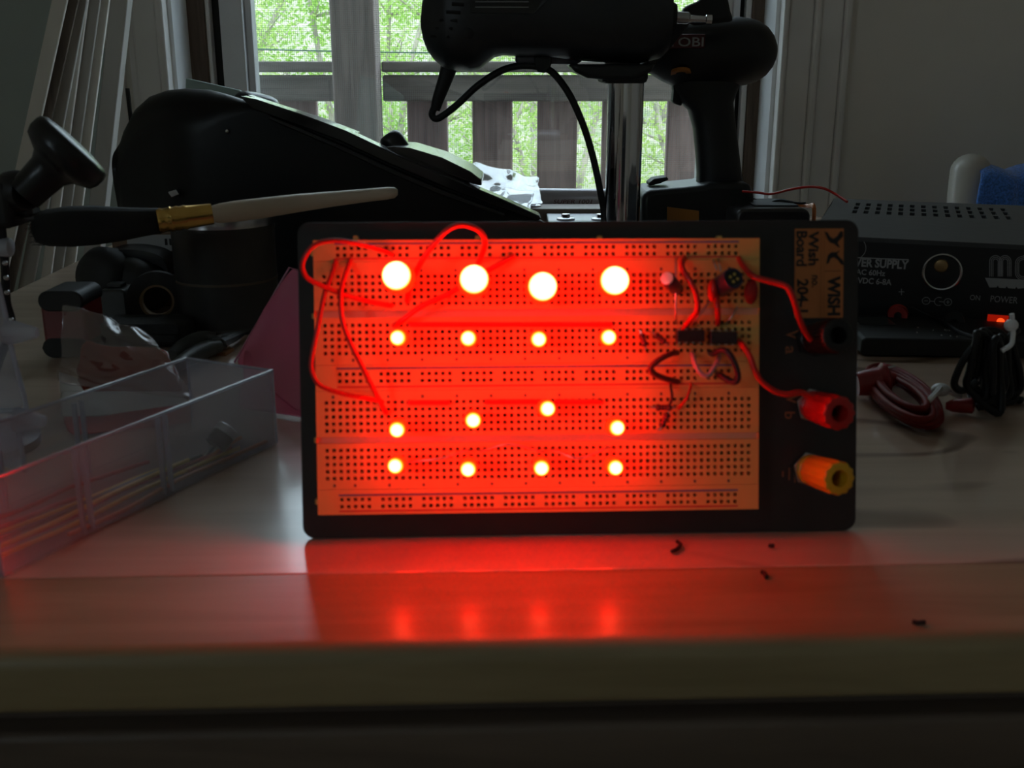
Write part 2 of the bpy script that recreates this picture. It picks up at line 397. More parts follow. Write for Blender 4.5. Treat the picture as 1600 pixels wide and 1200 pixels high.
for px in (300, 1300):
    q = atY(px, 72, 3.2)
    tag(MB().lathe((q.x, 3.2, GZ - .05), (0, 0, 1), [(0, .03), (1.8, .028), (1.83, .01)], 10).build('cable_pole', DECKWD),
        'round wooden pole holding the cable at its %s end' % ('far left' if px == 300 else 'far right'), 'pole')

BARK = mat('pale_bark', (.42, .38, .33), .9, var=.4, scale=8, bump=.3)
def leaf_mat(name, c):
    m_, nt, b = nodes_of(name); N = nt.nodes; L = nt.links
    oi = N.new('ShaderNodeTexCoord'); n = N.new('ShaderNodeTexNoise'); n.inputs['Scale'].default_value = 3; L.new(oi.outputs['Object'], n.inputs[0])
    ra = N.new('ShaderNodeValToRGB'); ra.color_ramp.elements[0].position = .35; ra.color_ramp.elements[1].position = .65
    ra.color_ramp.elements[0].color = (c[0] * .75, c[1] * .8, c[2] * .7, 1); ra.color_ramp.elements[1].color = (min(1, c[0] * 1.25), min(1, c[1] * 1.15), c[2] * 1.2, 1)
    L.new(n.outputs[0], ra.inputs[0])
    d = N.new('ShaderNodeBsdfDiffuse'); t = N.new('ShaderNodeBsdfTranslucent'); mx = N.new('ShaderNodeMixShader'); mx.inputs[0].default_value = .5
    L.new(ra.outputs[0], d.inputs[0]); L.new(ra.outputs[0], t.inputs[0]); L.new(d.outputs[0], mx.inputs[1]); L.new(t.outputs[0], mx.inputs[2])
    N.remove(b); L.new(mx.outputs[0], N['Material Output'].inputs[0]); return m_
LEAF = [leaf_mat('spring_leaves', (.33, .54, .13)), leaf_mat('pale_spring_leaves', (.42, .57, .20))]
def tree_meshes(h, sp, nl, seed, ls, lo):
    rnd = random.Random(seed); tr = MB(); tips = []
    ns = rnd.randint(3, 5)
    for s_ in range(ns):
        a = 2 * math.pi * s_ / ns + rnd.random(); p = V((.1 * math.cos(a), .1 * math.sin(a), 0)); pts = [p.copy()]; 
        dirn = V((math.cos(a) * rnd.uniform(.15, .5), math.sin(a) * rnd.uniform(.15, .5), 1)).normalized()
        for i in range(7):
            dirn = (dirn + V((rnd.uniform(-.16, .16), rnd.uniform(-.16, .16), .05))).normalized(); p = p + dirn * h / 7; pts.append(p.copy())
            if i > 0:
                for q in range(3):
                    b = rnd.random() * 6.28; d2 = V((math.cos(b), math.sin(b), rnd.uniform(.1, .9))).normalized(); L_ = rnd.uniform(.3, .7) * sp
                    e1 = p + d2 * L_ * .5; e2 = e1 + (d2 + V((rnd.uniform(-.4, .4), rnd.uniform(-.4, .4), .3))) * L_ * .5
                    tr.tube([p, e1, e2], [.014 * h / 4, .009 * h / 4, .004], 4); tips += [e1, e2, (e1 + e2) / 2, p + d2 * L_ * .3]
        tr.tube(pts, [.045 * h / 4 * (1 - i / 9) for i in range(8)], 6)
    lv = MB(); tips = [t for t in tips if t.z > lo * h]
    for i in range(nl):
        t = rnd.choice(tips); c = t + V((rnd.gauss(0, .16), rnd.gauss(0, .16), rnd.gauss(0, .14))) * (h / 4)
        u = V((rnd.gauss(0, 1), rnd.gauss(0, 1), rnd.gauss(0, .7))).normalized(); v_ = u.orthogonal().normalized(); wn = u.cross(v_)
        L_ = ls * rnd.uniform(.6, 1.3)
        lv.add([c, c + u * L_ * .5 + v_ * L_ * .3 + wn * L_ * .08, c + u * L_, c + u * L_ * .5 - v_ * L_ * .3 + wn * L_ * .08], [(0, 1, 2, 3)])
    return tr, lv
protos = [tree_meshes(2.6, .62, 17000, 3, .025, .04), tree_meshes(2.3, .6, 14000, 11, .024, .04), tree_meshes(2.8, .7, 3600, 23, .024, .10)]
pm = []
for i, (tr, lv) in enumerate(protos):
    a = bpy.data.meshes.new('trunk'); a.from_pydata([tuple(p) for p in tr.v], [], tr.f); a.shade_smooth(); a.materials.append(BARK)
    b = bpy.data.meshes.new('foliage'); b.from_pydata([tuple(p) for p in lv.v], [], lv.f); b.materials.append(LEAF[0 if i == 0 else 1]); pm.append((a, b))
spots = [(-2.9, 6.3, 0, 1.0), (-1.75, 5.5, 1, .95), (-.75, 6.4, 0, 1.0), (.3, 5.5, 1, .95), (1.45, 6.3, 2, 1.0), (2.7, 6.1, 0, 1.0), (-3.9, 8.6, 1, 1.15), (-2.3, 8.4, 2, 1.1),
         (-.95, 8.9, 1, 1.15), (.35, 8.4, 2, 1.1), (1.7, 8.9, 2, 1.15), (3.1, 8.6, 1, 1.15), (4.6, 9.2, 2, 1.2), (-3.2, 11.4, 0, 1.4), (-.6, 11.8, 2, 1.5), (1.6, 12.0, 0, 1.4), (4.0, 11.8, 1, 1.5)]
kinds = ['bright green leafy tree', 'pale green loose shrub', 'thin grey-branched tree']
for i, (X, Y, kd, s_) in enumerate(spots):
    g = GZ + max(0, Y - 4.5) * .16 + max(0, Y - 12) * .12 - .1
    row = 'in the front row' if Y < 7.5 else ('in the second row' if Y < 10 else 'in the farthest row')
    pxx = 800 + FPX * X / (Y * CP)
    where = 'seen past the left half of the door' if pxx < 590 else ('seen above the middle balusters' if pxx < 900 else 'seen beyond the chrome column')
    same = sum(1 for q in spots[:i] if q[2] == kd and (q[1] < 7.5) == (Y < 7.5))
    ordw = ['first', 'second', 'third', 'fourth', 'fifth'][same % 5]
    t = thing('tree' if kd != 1 else 'shrub', '%s %s beyond the railing, %s of its kind from the left, %s' % (kinds[kd], row, ordw, where.replace('seen ', '')), 'tree' if kd != 1 else 'shrub', (X, Y, g), rz=i * 1.7, group='trees and shrubs beyond the deck')
    t['label'] = '%s %s, %s of these from the left' % (kinds[kd], row, ordw)
    t.scale = (s_, s_, s_)
    for nm, me in zip(('trunk', 'foliage'), pm[kd]):
        o = bpy.data.objects.new(nm, me); COL.objects.link(o); o.parent = t
        if nm == 'foliage': o['kind'] = 'stuff'

# ------------------------------------------------------------------ workbench
YAW = R(2.0)
FE = atZ(800, 1010)                                      # point on the front edge
bench = thing('workbench', 'varnished light wooden workbench with a rounded front edge board', 'workbench', (FE.x, FE.y, 0), rz=YAW)
BX0, BX1, BD = -.375, .95, .98                            # local extents
SEAM = (atZ(800, 891).y - FE.y)
def rounded_strip(x0, x1, y0, y1, z0, z1, r, n=6):
    pr = []
    for i in range(n + 1):
        a = R(180 - 90 * i / n); pr.append((y0 + r + r * math.cos(a), z1 - r + r * math.sin(a)))
    pr += [(y1, z1), (y1, z0)]
    for i in range(n + 1):
        a = R(270 - 90 * i / n); pr.append((y0 + r * .6 + r * .6 * math.cos(a), z0 + r * .6 + r * .6 * math.sin(a)))
    return MB().loft([[(x0, y, z) for y, z in pr], [(x1, y, z) for y, z in pr]])
rounded_strip(BX0, BX1, 0, SEAM - .0008, TABLE - .021, TABLE, .006).build('edge_board', BENCHE, bench, angle=60)
MB().bb((BX0, SEAM + .0004, TABLE - .021), (BX1, BD, TABLE - .0003)).build('top_panel', BENCH, bench, smooth=False, bevel=.0008)
MB().bb((BX0 + .02, .012, TABLE - .030), (BX1 - .02, .05, TABLE - .0205)).build('spacer', BENCHD, bench, smooth=False)
rounded_strip(BX0 + .01, BX1 - .01, .002, .03, TABLE - .049, TABLE - .029, .003).build('front_rail', BENCHD, bench, angle=60)
MB().bb((BX0 + .04, BD - .07, TABLE - .12), (BX1 - .04, BD - .04, TABLE - .021)).build('apron', BENCHD, bench, smooth=False, bevel=.002)
for sx in (BX0 + .03, BX1 - .10):
    MB().bb((sx + .02, .05, TABLE - .12), (sx + .045, BD - .05, TABLE - .021)).build('apron', BENCHD, bench, smooth=False, bevel=.002)
    for sy in (.05, BD - .12):
        MB().bb((sx, sy, 0), (sx + .07, sy + .07, TABLE - .021)).build('leg', BENCHD, bench, smooth=False, bevel=.004)
MB().bb((BX0 + .04, .08, .18), (BX1 - .04, BD - .06, .2)).build('shelf', BENCHD, bench, smooth=False, bevel=.002)
# small box on the bench shelf
sb = thing('cardboard_box', 'brown cardboard box on the shelf under the workbench', 'box', (.22, .62, .2), rz=R(8))
MB().bb((-.14, -.1, 0), (.14, .1, .26)).build('body', mat('cardboard', (.28, .19, .11), .85, var=.1, scale=9), sb, smooth=False, bevel=.002)
MB().bb((-.142, -.02, .2602), (.142, .02, .2608)).build('packing_tape', mat('tape_tan', (.38, .28, .16), .3), sb, smooth=False)
# crumbs on the top
DEB = mat('dark_debris', (.03, .02, .018), .7)
for i, (pts, lab) in enumerate((([(1050, 862), (1058, 858), (1063, 851), (1058, 846)], 'curled dark shaving on the bench just below the black board'),
                  ([(1190, 893), (1195, 896), (1198, 902)], 'short dark bent scrap on the front edge board of the bench'),
                  ([(1426, 971), (1434, 973), (1445, 972)], 'small dark chip near the front edge of the bench'),
                  ([(1202, 852), (1205, 853), (1208, 852)], 'tiny dark speck on the bench under the yellow terminal'))):
    tag(MB().tube(cr([atZ(a, b, .001) for a, b in pts], 4), .0008, 6).build('wood_shaving', DEB), lab, 'scrap')

# ------------------------------------------------------------------ the breadboard
LEAN = R(13.3)
BB0 = atZ(903, 836); BR = Frame(BB0, -LEAN, YAW)
board = thing('prototyping_board', 'black breadboard plate standing upright on the bench, full of glowing red LEDs', 'circuit board', BR.o, -LEAN, YAW)
PLATE = mat('black_enamel_plate', (.022, .020, .020), .42, var=.15, scale=90, bump=.05)
TH = .003
c0, c1, c2, c3 = BR.loc(472, 838), BR.loc(1336, 830), BR.loc(465, 345), BR.loc(1343, 346)
px0, px1, pz1 = (c0.x + c2.x) / 2, (c1.x + c3.x) / 2, (c2.z + c3.z) / 2
MB().loft([[(x, 0, z) for x, z in rrect(px0, .0001, px1, pz1, .0045)], [(x, TH, z) for x, z in rrect(px0, .0009, px1, pz1, .0045)]]).build('base_plate', PLATE, board, bevel=.0003)
IV = mat('ivory_plastic', (.74, .46, .13), .45, var=.04, scale=40, spec=.4)
HOLEM = mat('dark_hole_contacts', (.05, .03, .02), .6)
CHAN = mat('ivory_channel', (.62, .50, .32), .5)
FD = .0085
bx0 = (BR.loc(491, 400, FD).x + BR.loc(495, 790, FD).x) / 2; bx1 = (BR.loc(1188, 400, FD).x + BR.loc(1184, 790, FD).x) / 2
Zp = lambda py, px=530, d=FD: BR.loc(px, py, d).z
BW = bx1 - bx0; PIT = BW / 165.1 * 2.54; HW = PIT * .25
pieces = [('bus_strip', 375.5, 408.5, [388, 399], None), ('terminal_strip', 409, 570.3, [432.5, 443, 453.8, 464.4, 475, 508.7, 519.6, 530.6, 541.5, 552.4], (485.5, 496.5)),
          ('bus_strip', 570.8, 610.8, [585, 596], None), ('terminal_strip', 611.3, 765, [629.5, 640.6, 651.7, 662.6, 673.5, 704, 715, 726, 737, 747.8], (683, 693.5)),
          ('bus_strip', 765.5, 804.5, [781, 792], None)]
tcols = [bx0 + (BW - 62 * PIT) / 2 + i * PIT for i in range(63)]
bcols = [bx0 + (BW - 58 * PIT) / 2 + (g * 6 + i) * PIT for g in range(10) for i in range(5)]
for nm, t, b, rows, chan in pieces:
    zt, zb_ = Zp(t), Zp(b); cols = tcols if nm[0] == 't' else bcols
    xb = [bx0]; 
    for c in cols: xb += [c - HW, c + HW]
    xb.append(bx1)
    bands = sorted([(Zp(r) - HW, Zp(r) + HW, 'h') for r in rows] + ([(Zp(chan[1]), Zp(chan[0]), 'c')] if chan else []))
    zb = [zb_]; typ = []
    for a, b2, ty in bands: zb += [a, b2]; typ += ['s', ty]
    zb.append(zt); typ.append('s')
    mb = MB(); fl = MB()
    hf = lambda i, j: (typ[j] == 'c') or (typ[j] == 'h' and i % 2 == 1)
    holed(mb, xb, zb, hf, -FD, .0028, fl)
    e = .0004
    mb.add([(bx0, -FD, zb_), (bx1, -FD, zb_), (bx1, -FD, zt), (bx0, -FD, zt), (bx0, 0, zb_), (bx1, 0, zb_), (bx1, 0, zt), (bx0, 0, zt)],
           [(4, 5, 1, 0), (3, 2, 6, 7), (0, 3, 7, 4), (1, 5, 6, 2)])
    o = mb.build(nm, IV, board, smooth=False, fix=False)
    fl.build('hole_contacts', HOLEM, o, smooth=False, fix=False, stuff=True)
    if chan:
        MB().bb((bx0, -FD + .0022, Zp(chan[1])), (bx1, -FD + .0027, Zp(chan[0]))).build('centre_channel', CHAN, o, smooth=False)
        ix = MB()
        for py in ((423.5, 563) if t < 500 else (620.5, 759)):
            for c in [2, 4] + list(range(9, 63, 5)) if False else [1, 4] + list(range(9, 63, 5)):
                ix.bb((tcols[c] - .0004, -FD - .0001, Zp(py) - .0005), (tcols[c] + .0004, -FD + .0001, Zp(py) + .0005))
        ix.build('index_marks', mat('printed_grey', (.10, .08, .07), .6), o, smooth=False, stuff=True)
    else:
        blue, red = {375.5: (381, 404.5), 570.8: (576, 605), 765.5: (774, 799)}[t]
        for py, mm, q in ((blue, mat('printed_blue', (.10, .09, .30), .5), 'blue_line'), (red, mat('printed_red', (.55, .04, .03), .5), 'red_line')):
            MB().bb((bcols[0] - .001, -FD - .0001, Zp(py) - .0003), (bcols[-1] + .001, -FD + .0001, Zp(py) + .0003)).build(q, mm, o, smooth=False)
for px in (556, 746, 937, 1124):
    c = BR.loc(px, 372, .006); MB().prism([(c.x - .0012, c.z - .0012), (c.x + .0012, c.z - .0012), (c.x + .0007, c.z + .0008), (c.x - .0007, c.z + .0008)], -.0065, -.003).build('latch_tab', IV, board, smooth=False)
for py in (396, 494, 592, 688, 784):
    c = BR.loc(489, py, .006); MB().prism([(bx0 - .0012, c.z - .0008), (bx0 + .0002, c.z - .0012), (bx0 + .0002, c.z + .0012), (bx0 - .0012, c.z + .0008)], -.0065, -.003).build('latch_tab', IV, board, smooth=False)
# sticker with the printed name
ORG = mat('orange_foil_sticker', (.50, .17, .045), .45, var=.06, scale=40); INK = mat('black_ink', (.012, .010, .010), .6)
s0, s1 = BR.loc(1241, 497), BR.loc(1318, 357)
sticker = MB().bb((s0.x, -.0003, s0.z), (s1.x, 0.0001, s1.z)).build('sticker', ORG, board, smooth=False)
def SB(px, py): p = BR.loc(px, py, .0003); return p.x, p.z
def stext(s, pxa, pya, pxb, pyb, bold=.02):
    x0, z0 = SB(pxa, pya); x1, z1 = SB(pxb, pyb)
    text('lettering', s, sticker, INK, (x0 + x1) / 2, (z0 + z1) / 2, -.0004, abs(z1 - z0), abs(x1 - x0), rot=R(-90), bold=bold)
stext('WISH', 1293, 431, 1313, 493, .05)
stext('Wish', 1263, 361, 1279, 415, .035); stext('Board', 1244, 361, 1261, 416, .035)
stext('no.', 1268, 430, 1277, 449, .03); stext('204-1', 1245, 436, 1263, 488, .035)
for px in (1282, 1287):
    x0, z0 = SB(px, 496); x1, z1 = SB(px + 1.2, 358); MB().bb((x0, -.0004, z0), (x1, -.0003, z1)).build('rule_line', INK, sticker, smooth=False)
x0, z0 = SB(1289, 424); x1, z1 = SB(1314, 423); MB().bb((x0, -.0004, z0), (x1, -.0003, z1)).build('rule_line', INK, sticker, smooth=False)
for poly in ([(1288, 362), (1293, 363), (1297, 370), (1302, 373), (1308, 369), (1313, 361), (1317, 362), (1317, 370), (1310, 377), (1309, 380), (1313, 387), (1309, 386), (1303, 381), (1297, 379), (1293, 374)],
             [(1313, 391), (1306, 394), (1299, 394), (1294, 398), (1292, 405), (1291, 413), (1295, 411), (1298, 404), (1303, 402), (1309, 406), (1314, 413), (1318, 414), (1317, 407), (1311, 401), (1308, 397)]):
    MB().prism([SB(*p) for p in poly], -.0004, -.0003).build('emblem', INK, sticker, smooth=False)
# printed marks on the plate
MARK = mat('orange_screen_print', (.34, .12, .05), .6)
def pt(s, cx, cy, w_, h_, rot=-90):
    c = BR.loc(cx, cy); a = BR.loc(cx - w_ / 2, cy); b = BR.loc(cx + w_ / 2, cy)
    k = (b.x - a.x) / w_; text('lettering', s, board, MARK, c.x, c.z, -.0002, h_ * k, w_ * k, rot=R(rot), bold=.005)
pt('V', 1238, 523, 20, 15); pt('a', 1233, 547, 12, 12); pt('V', 1238, 624, 20, 15); pt('b', 1234, 649, 16, 11)
for ax, ay, bx, by in ((1241, 727, 1243, 754), (1232, 731, 1234, 750), (1222, 736, 1224, 745), (1242, 739, 1252, 741)):
    a, b = BR.loc(ax, by), BR.loc(bx, ay); MB().bb((a.x, -.0002, a.z), (b.x, 0, b.z)).build('ground_mark', MARK, board, smooth=False)
# binding posts
HOLE = mat('hole_black', (.004, .004, .004), .5)
def binding_post(base_px, tip_px, m, label, ribs=12):
    b = BR.loc(*base_px, .003); L_ = .021; tip = BR.loc(*tip_px, L_)
    ax = (V((tip.x, -L_, tip.z)) - V((b.x, 0, b.z))); ln = ax.length; axn = ax.normalized(); o = V((b.x, 0, b.z))
    n = axn.orthogonal().normalized(); bn = axn.cross(n); rings = []
    prof = [(0, .0052, 0), (.001, .0056, 0), (.003, .0056, 0), (.0035, .0050, 0), (.0045, .0058, .0004), (ln * .55, .0061, .0005), (ln - .002, .0064, .0006), (ln - .0003, .0062, .0006), (ln, .0056, .0003), (ln, .0031, 0), (ln - .008, .0029, 0)]
    K = 48
    for d, r, rib in prof:
        rings.append([o + axn * d + (n * math.cos(t) + bn * math.sin(t)) * (r - rib * (.5 + .5 * math.cos(ribs * t))) for t in [2 * math.pi * j / K for j in range(K)]])
    p = MB().loft(rings, cap=True).build('binding_post', m, board, label=label, angle=50)
    MB().lathe(o, axn, [(ln - .0082, .0028), (ln - .0078, .0028)], 16).build('socket', HOLE, p)
    MB().lathe(o - axn * .0, axn, [(.0, .0066), (.0012, .0066), (.0014, .006)], 6).build('nut', STEEL if ribs < 20 else BLACKM, p)
binding_post((1272, 634), (1312, 646), mat('red_post_plastic', (.50, .012, .010), .35), 'red ribbed terminal marked Vb')
binding_post((1266, 734), (1312, 748), mat('yellow_post_plastic', (.80, .42, .015), .38), 'yellow ribbed terminal beside the ground symbol')
binding_post((1272, 530), (1310, 524), mat('black_post_plastic', (.008, .008, .008), .4), 'black terminal marked Va', 24)
# rear prop that the plate leans on, and rubber feet
for s_ in (px0 + .02, px1 - .02):
    pr = MB().add([(s_ - .004, TH, .085), (s_ + .004, TH, .085), (s_ + .004, TH, .078), (s_ - .004, TH, .078)], [])
    top = BR.world((s_, TH, .082)); foot = top + V((0, .045, 0)); foot.z = TABLE + .002
    MB().tube([top, foot], .003, 8).build('support_leg', BLACK, board, world=True)

# ------------------------------------------------------------------ LEDs
def led_lens_mat(name, h0, h1, base, mid, tip, at):
    m_, nt, b = nodes_of(name); N = nt.nodes; L = nt.links
    tc = N.new('ShaderNodeTexCoord'); sx = N.new('ShaderNodeSeparateXYZ'); L.new(tc.outputs['Object'], sx.inputs[0])
    mr = N.new('ShaderNodeMapRange'); mr.inputs[1].default_value = -h0; mr.inputs[2].default_value = -h1; L.new(sx.outputs['Y'], mr.inputs[0])
    ra = N.new('ShaderNodeValToRGB'); el = ra.color_ramp.elements
    mx = max(tip)
    el[0].position = at[0]; el[0].color = (*[c / mx for c in base], 1); el[1].position = at[2]; el[1].color = (*[c / mx for c in tip], 1)
    e = el.new(at[1]); e.color = (*[c / mx for c in mid], 1)
    L.new(mr.outputs[0], ra.inputs[0])
    b.inputs['Base Color'].default_value = (.5, .02, .01, 1); b.inputs['Roughness'].default_value = .15
    L.new(ra.outputs[0], b.inputs['Emission Color']); b.inputs['Emission Strength'].default_value = mx
    return m_
LENS5 = led_lens_mat('lit_red_lens', 0, .0088, (25, .03, .001), (27, 1.0, .02), (38, 3.6, 1.5), (.74, .87, .955))
LENS10 = led_lens_mat('lit_large_red_lens', 0, .0135, (15, .02, .001), (18, 1.0, .03), (26, 3.2, 1.7), (.66, .75, .87))
LEADM = mat('tinned_wire', (.6, .58, .55), .3, 1.0)
FLANGE = mat('red_led_flange', (.6, .02, .01), .25, emit=(1, .003, .0002), strength=8)
def led_meshes(r, h):
    prof = [(0, r), (h - r, r * .985)] + [(h - r + r * math.sin(R(a)), r * math.cos(R(a))) for a in (12, 24, 36, 48, 60, 72, 82, 89)]
    lens = MB().lathe((0, 0, 0), (0, -1, 0), prof, 24)
    fl = MB().lathe((0, .0011, 0), (0, -1, 0), [(0, r * 1.14), (.001, r * 1.16), (.0011, r)], 24)
    return lens, fl
def make_led(px, py, big, label, group, tilt=(0, 0)):
    r, h, so = (.005, .0135, .0105) if big else (.0028, .0088, .0085)
    tipd = FD + so + h
    p = BR.loc(px, py, FD + so + h * .75)
    base = BR.world((p.x, -(FD + so), p.z))
    t = thing('red_led_big' if False else 'red_led', label, 'LED', base, -LEAN + R(tilt[1]), YAW + R(tilt[0]), group=group)
    key = big
    if key not in LEDM:
        l, f_ = led_meshes(r, h)
        a = l.build('lens', LENS10 if big else LENS5, t, angle=60); b = f_.build('flange', FLANGE, t)
        ld = [MB().tube([(s_ * .00127, .001, 0), (s_ * .00127, so * .5, 0), (s_ * .00127, so + .0015, -.0002)], .00028, 6).build('lead', LEADM, t) for s_ in (-1, 1)]
        LEDM[key] = [a, b] + ld
    else:
        for o in LEDM[key]:
            c = o.copy(); COL.objects.link(c); c.parent = t
    return t
LEDM = {}
rowsL = [([(620, 432), (740, 438), (848, 448), (963, 438)], True, 'top row'), ([(623, 528), (733, 530), (842, 529), (952, 528)], False, 'second row'),
         ([(620, 670), (739, 657), (854, 640), (963, 669)], False, 'third row'), ([(619, 729), (732, 732), (847, 731), (961, 731)], False, 'bottom row')]
for pts, big, nm in rowsL:
    for i, (a, b) in enumerate(pts):
        make_led(a, b, big, '%s glowing red LED in the %s, %s' % ('big 10 mm' if big else 'small 5 mm', nm, ['first, farthest from the sticker', 'second from the wire loop end', 'third from the wire loop end', 'fourth, nearest the sticker'][i]),
                 'lit red LEDs on the breadboard', tilt=(random.uniform(-3, 3), random.uniform(-3, 3)))

# ------------------------------------------------------------------ wires and small parts plugged into the breadboard
def bw(pts): return [BR.world((lambda p: (p.x, -d, p.z))(BR.loc(a, b, d))) for a, b, d in pts]
def bwire(name, label, pts, r, m, cat='wire', group='jumper wires on the breadboard', n=6):
    return tag(MB().tube(cr(bw(pts), n), r, 8).build(name, m, angle=70), label, cat, group)
H0 = FD - .002
DKW = mat('dark_wire_insulation', (.035, .02, .03), .4); PUR = mat('black_violet_wire', (.02, .016, .03), .4); PINK = mat('pale_pink_wire', (.55, .33, .36), .4)
bwire('jumper_wire', 'red wire bulging out over the plate edge beside the first big LED', [(614, 399, H0), (600, 392, .014), (560, 381, .02), (520, 376, .022), (490, 384, .022), (473, 410, .021), (478, 432, .02), (500, 445, .018), (545, 463, .014), (600, 476, .011), (614, 477, H0)], .0009, REDWIRE)
bwire('jumper_wire', 'long red wire curving down the outer end of the breadboard', [(526, 400, H0), (518, 430, .013), (507, 460, .016), (497, 510, .018), (487, 560, .018), (488, 582, .018), (500, 602, .018), (535, 615, .016), (575, 623, .012), (606, 630, H0)], .0009, REDWIRE)
bwire('jumper_wire', 'long red wire slanting from the top rail to the third LED row', [(549, 400, H0), (541, 425, .013), (533, 455, .016), (534, 495, .018), (545, 530, .018), (562, 565, .018), (582, 605, .016), (600, 640, .012), (603, 646, H0)], .0009, REDWIRE)
bwire('jumper_wire', 'red wire arching above the top edge of the breadboard', [(635, 475, H0), (640, 450, .014), (655, 415, .019), (675, 385, .022), (698, 360, .024), (722, 351, .024), (748, 360, .023), (758, 378, .021), (752, 400, .014), (746, 412, H0)], .0010, REDWIRE)
bwire('jumper_wire', 'red wire running diagonally between first and second LED rows', [(613, 510, H0), (625, 503, .012), (660, 478, .014), (700, 460, .014), (750, 430, .013), (795, 404, .011), (800, 399, H0)], .0010, REDWIRE)
for i, (xa, xb_, y, lab) in enumerate(((640, 742, 507, 'second LED row, between first and second LED'), (742, 850, 507, 'second LED row, between second and third LED'), (850, 955, 507, 'second LED row, between third and fourth LED'),
                         (638, 700, 629, 'third LED row, beside the first LED'), (760, 850, 628, 'third LED row, beside the second LED'), (868, 940, 628, 'third LED row, beside the third LED'))):
    bwire('jumper_wire', 'flat red link wire above the ' + lab, [(xa, y, H0), (xa + 2, y, .0105), (xa + 8, y, .0112), (xb_ - 8, y, .0112), (xb_ - 2, y, .0105), (xb_, y, H0)], .0009, REDWIRE)
for (xa, ya, xm, ym, xb_, yb, lab) in ((628, 722, 690, 716, 735, 704, 'first and second'), (748, 704, 795, 694, 850, 705, 'second and third'), (860, 704, 905, 716, 955, 700, 'third and fourth')):
    bwire('bare_wire', 'thin bare wire bowed between the %s LED of the bottom row' % lab, [(xa, ya, H0), (xa + 8, ya, .013), (xm, ym, .017), (xb_ - 8, yb, .013), (xb_, yb, H0)], .0004, LEADM)
bwire('jumper_wire', 'red wire hooked from the top rail to the first chip', [(1070, 401, H0), (1066, 410, .013), (1067, 422, .016), (1080, 442, .018), (1089, 465, .018), (1089, 486, .017), (1078, 500, .014), (1070, 512, .011), (1069, 516, H0)], .0011, REDWIRE)
bwire('jumper_wire', 'red wire from the top rail out to the black terminal', [(1153, 401, H0), (1160, 414, .013), (1172, 428, .016), (1185, 435, .018), (1213, 442, .019), (1230, 449, .02), (1240, 468, .02), (1248, 495, .018), (1256, 515, .016), (1267, 531, .014)], .0011, REDWIRE)
bwire('jumper_wire', 'red wire from the second chip out to the red terminal', [(1153, 531, H0), (1159, 538, .014), (1171, 556, .017), (1180, 580, .018), (1191, 597, .018), (1210, 611, .018), (1230, 616, .018), (1250, 613, .017), (1270, 620, .014)], .0011, REDWIRE)
bwire('jumper_wire', 'red upright link wire below the small red capacitor', [(1116, 445, H0), (1118, 455, .013), (1121, 480, .016), (1122, 500, .013), (1122, 508, H0)], .0011, REDWIRE)
bwire('jumper_wire', 'dark violet wire looping below the second chip', [(1108, 551, H0), (1115, 553, .013), (1128, 547, .017), (1140, 554, .019), (1149, 571, .019), (1153, 588, .018), (1149, 597, .017), (1138, 594, .015), (1124, 586, .012), (1120, 585, H0)], .0011, PUR)
bwire('jumper_wire', 'dark red wire looping below the first chip', [(1060, 551, H0), (1048, 553, .013), (1030, 562, .017), (1017, 574, .018), (1020, 583, .017), (1037, 591, .014), (1056, 596, .011), (1060, 597, H0)], .0011, mat('maroon_wire', (.14, .015, .014), .4))
bwire('jumper_wire', 'pale pink wire drooping between the two dark loops', [(1081, 551, H0), (1083, 558, .014), (1087, 572, .018), (1097, 585, .019), (1107, 586, .019), (1115, 575, .017), (1122, 563, .013), (1124, 553, H0)], .0009, PINK)
bwire('jumper_wire', 'thin dark wire hanging from rail to lower terminal strip', [(1048, 597, H0), (1048, 605, .012), (1050, 620, .015), (1046, 634, .012), (1042, 640, H0)], .0005, DKW)
bwire('jumper_wire', 'thin red wire hanging beside the thin dark wire', [(1080, 597, H0), (1079, 606, .013), (1073, 622, .015), (1064, 634, .012), (1060, 640, H0)], .0005, REDWIRE)
bwire('jumper_wire', 'long thin bare wire from the white capacitor down past the chip', [(1056, 400, H0), (1056, 412, .012), (1056, 450, .014), (1056, 495, .013), (1057, 507, H0)], .0004, LEADM)
bwire('bare_wire', 'bare resistor leg slanting down from the small red capacitor', [(1110, 470, .01), (1098, 485, .012), (1085, 503, .011), (1083, 508, H0)], .0004, LEADM)
bwire('bare_wire', 'bare leg slanting down from the round trimmer', [(1152, 480, .01), (1146, 490, .012), (1137, 503, .011), (1135, 508, H0)], .0004, LEADM)
def resistor(a, b, label, m):
    A, B = bw([(a[0], a[1], .0125)])[0], bw([(b[0], b[1], .0125)])[0]; d = (B - A); ln = d.length
    t = thing('resistor', label, 'resistor', A, group='resistors on the breadboard')
    MB().lathe(A, d, [(0, .0004), (.0004, .0011), (ln * .2, .0013), (ln * .28, .0010), (ln * .72, .0010), (ln * .8, .0013), (ln - .0004, .0011), (ln, .0004)], 12).build('body', m, t, world=True)
    for s_ in (.3, .48, .66):
        MB().lathe(A, d, [(ln * s_, .00106), (ln * (s_ + .07), .00106)], 12).build('colour_band', mat('band_dark_red', (.25, .02, .02), .5), t, world=True)
    n = BR.R @ V((0, 1, 0))
    MB().tube([A, A - d.normalized() * .001, A - d.normalized() * .0013 + n * .006], .0003, 6).build('lead', LEADM, t, world=True)
    MB().tube([B, B + d.normalized() * .001, B + d.normalized() * .0013 + n * .006], .0003, 6).build('lead', LEADM, t, world=True)
RES = mat('resistor_tan', (.20, .10, .06), .5); RESD = mat('resistor_dark', (.06, .02, .02), .5)
resistor((1002, 521), (1008, 541), 'small dark resistor standing beside the second LED row', RESD)
resistor((1023, 522), (1040, 536), 'small dark resistor slanting beside the first chip', RESD)
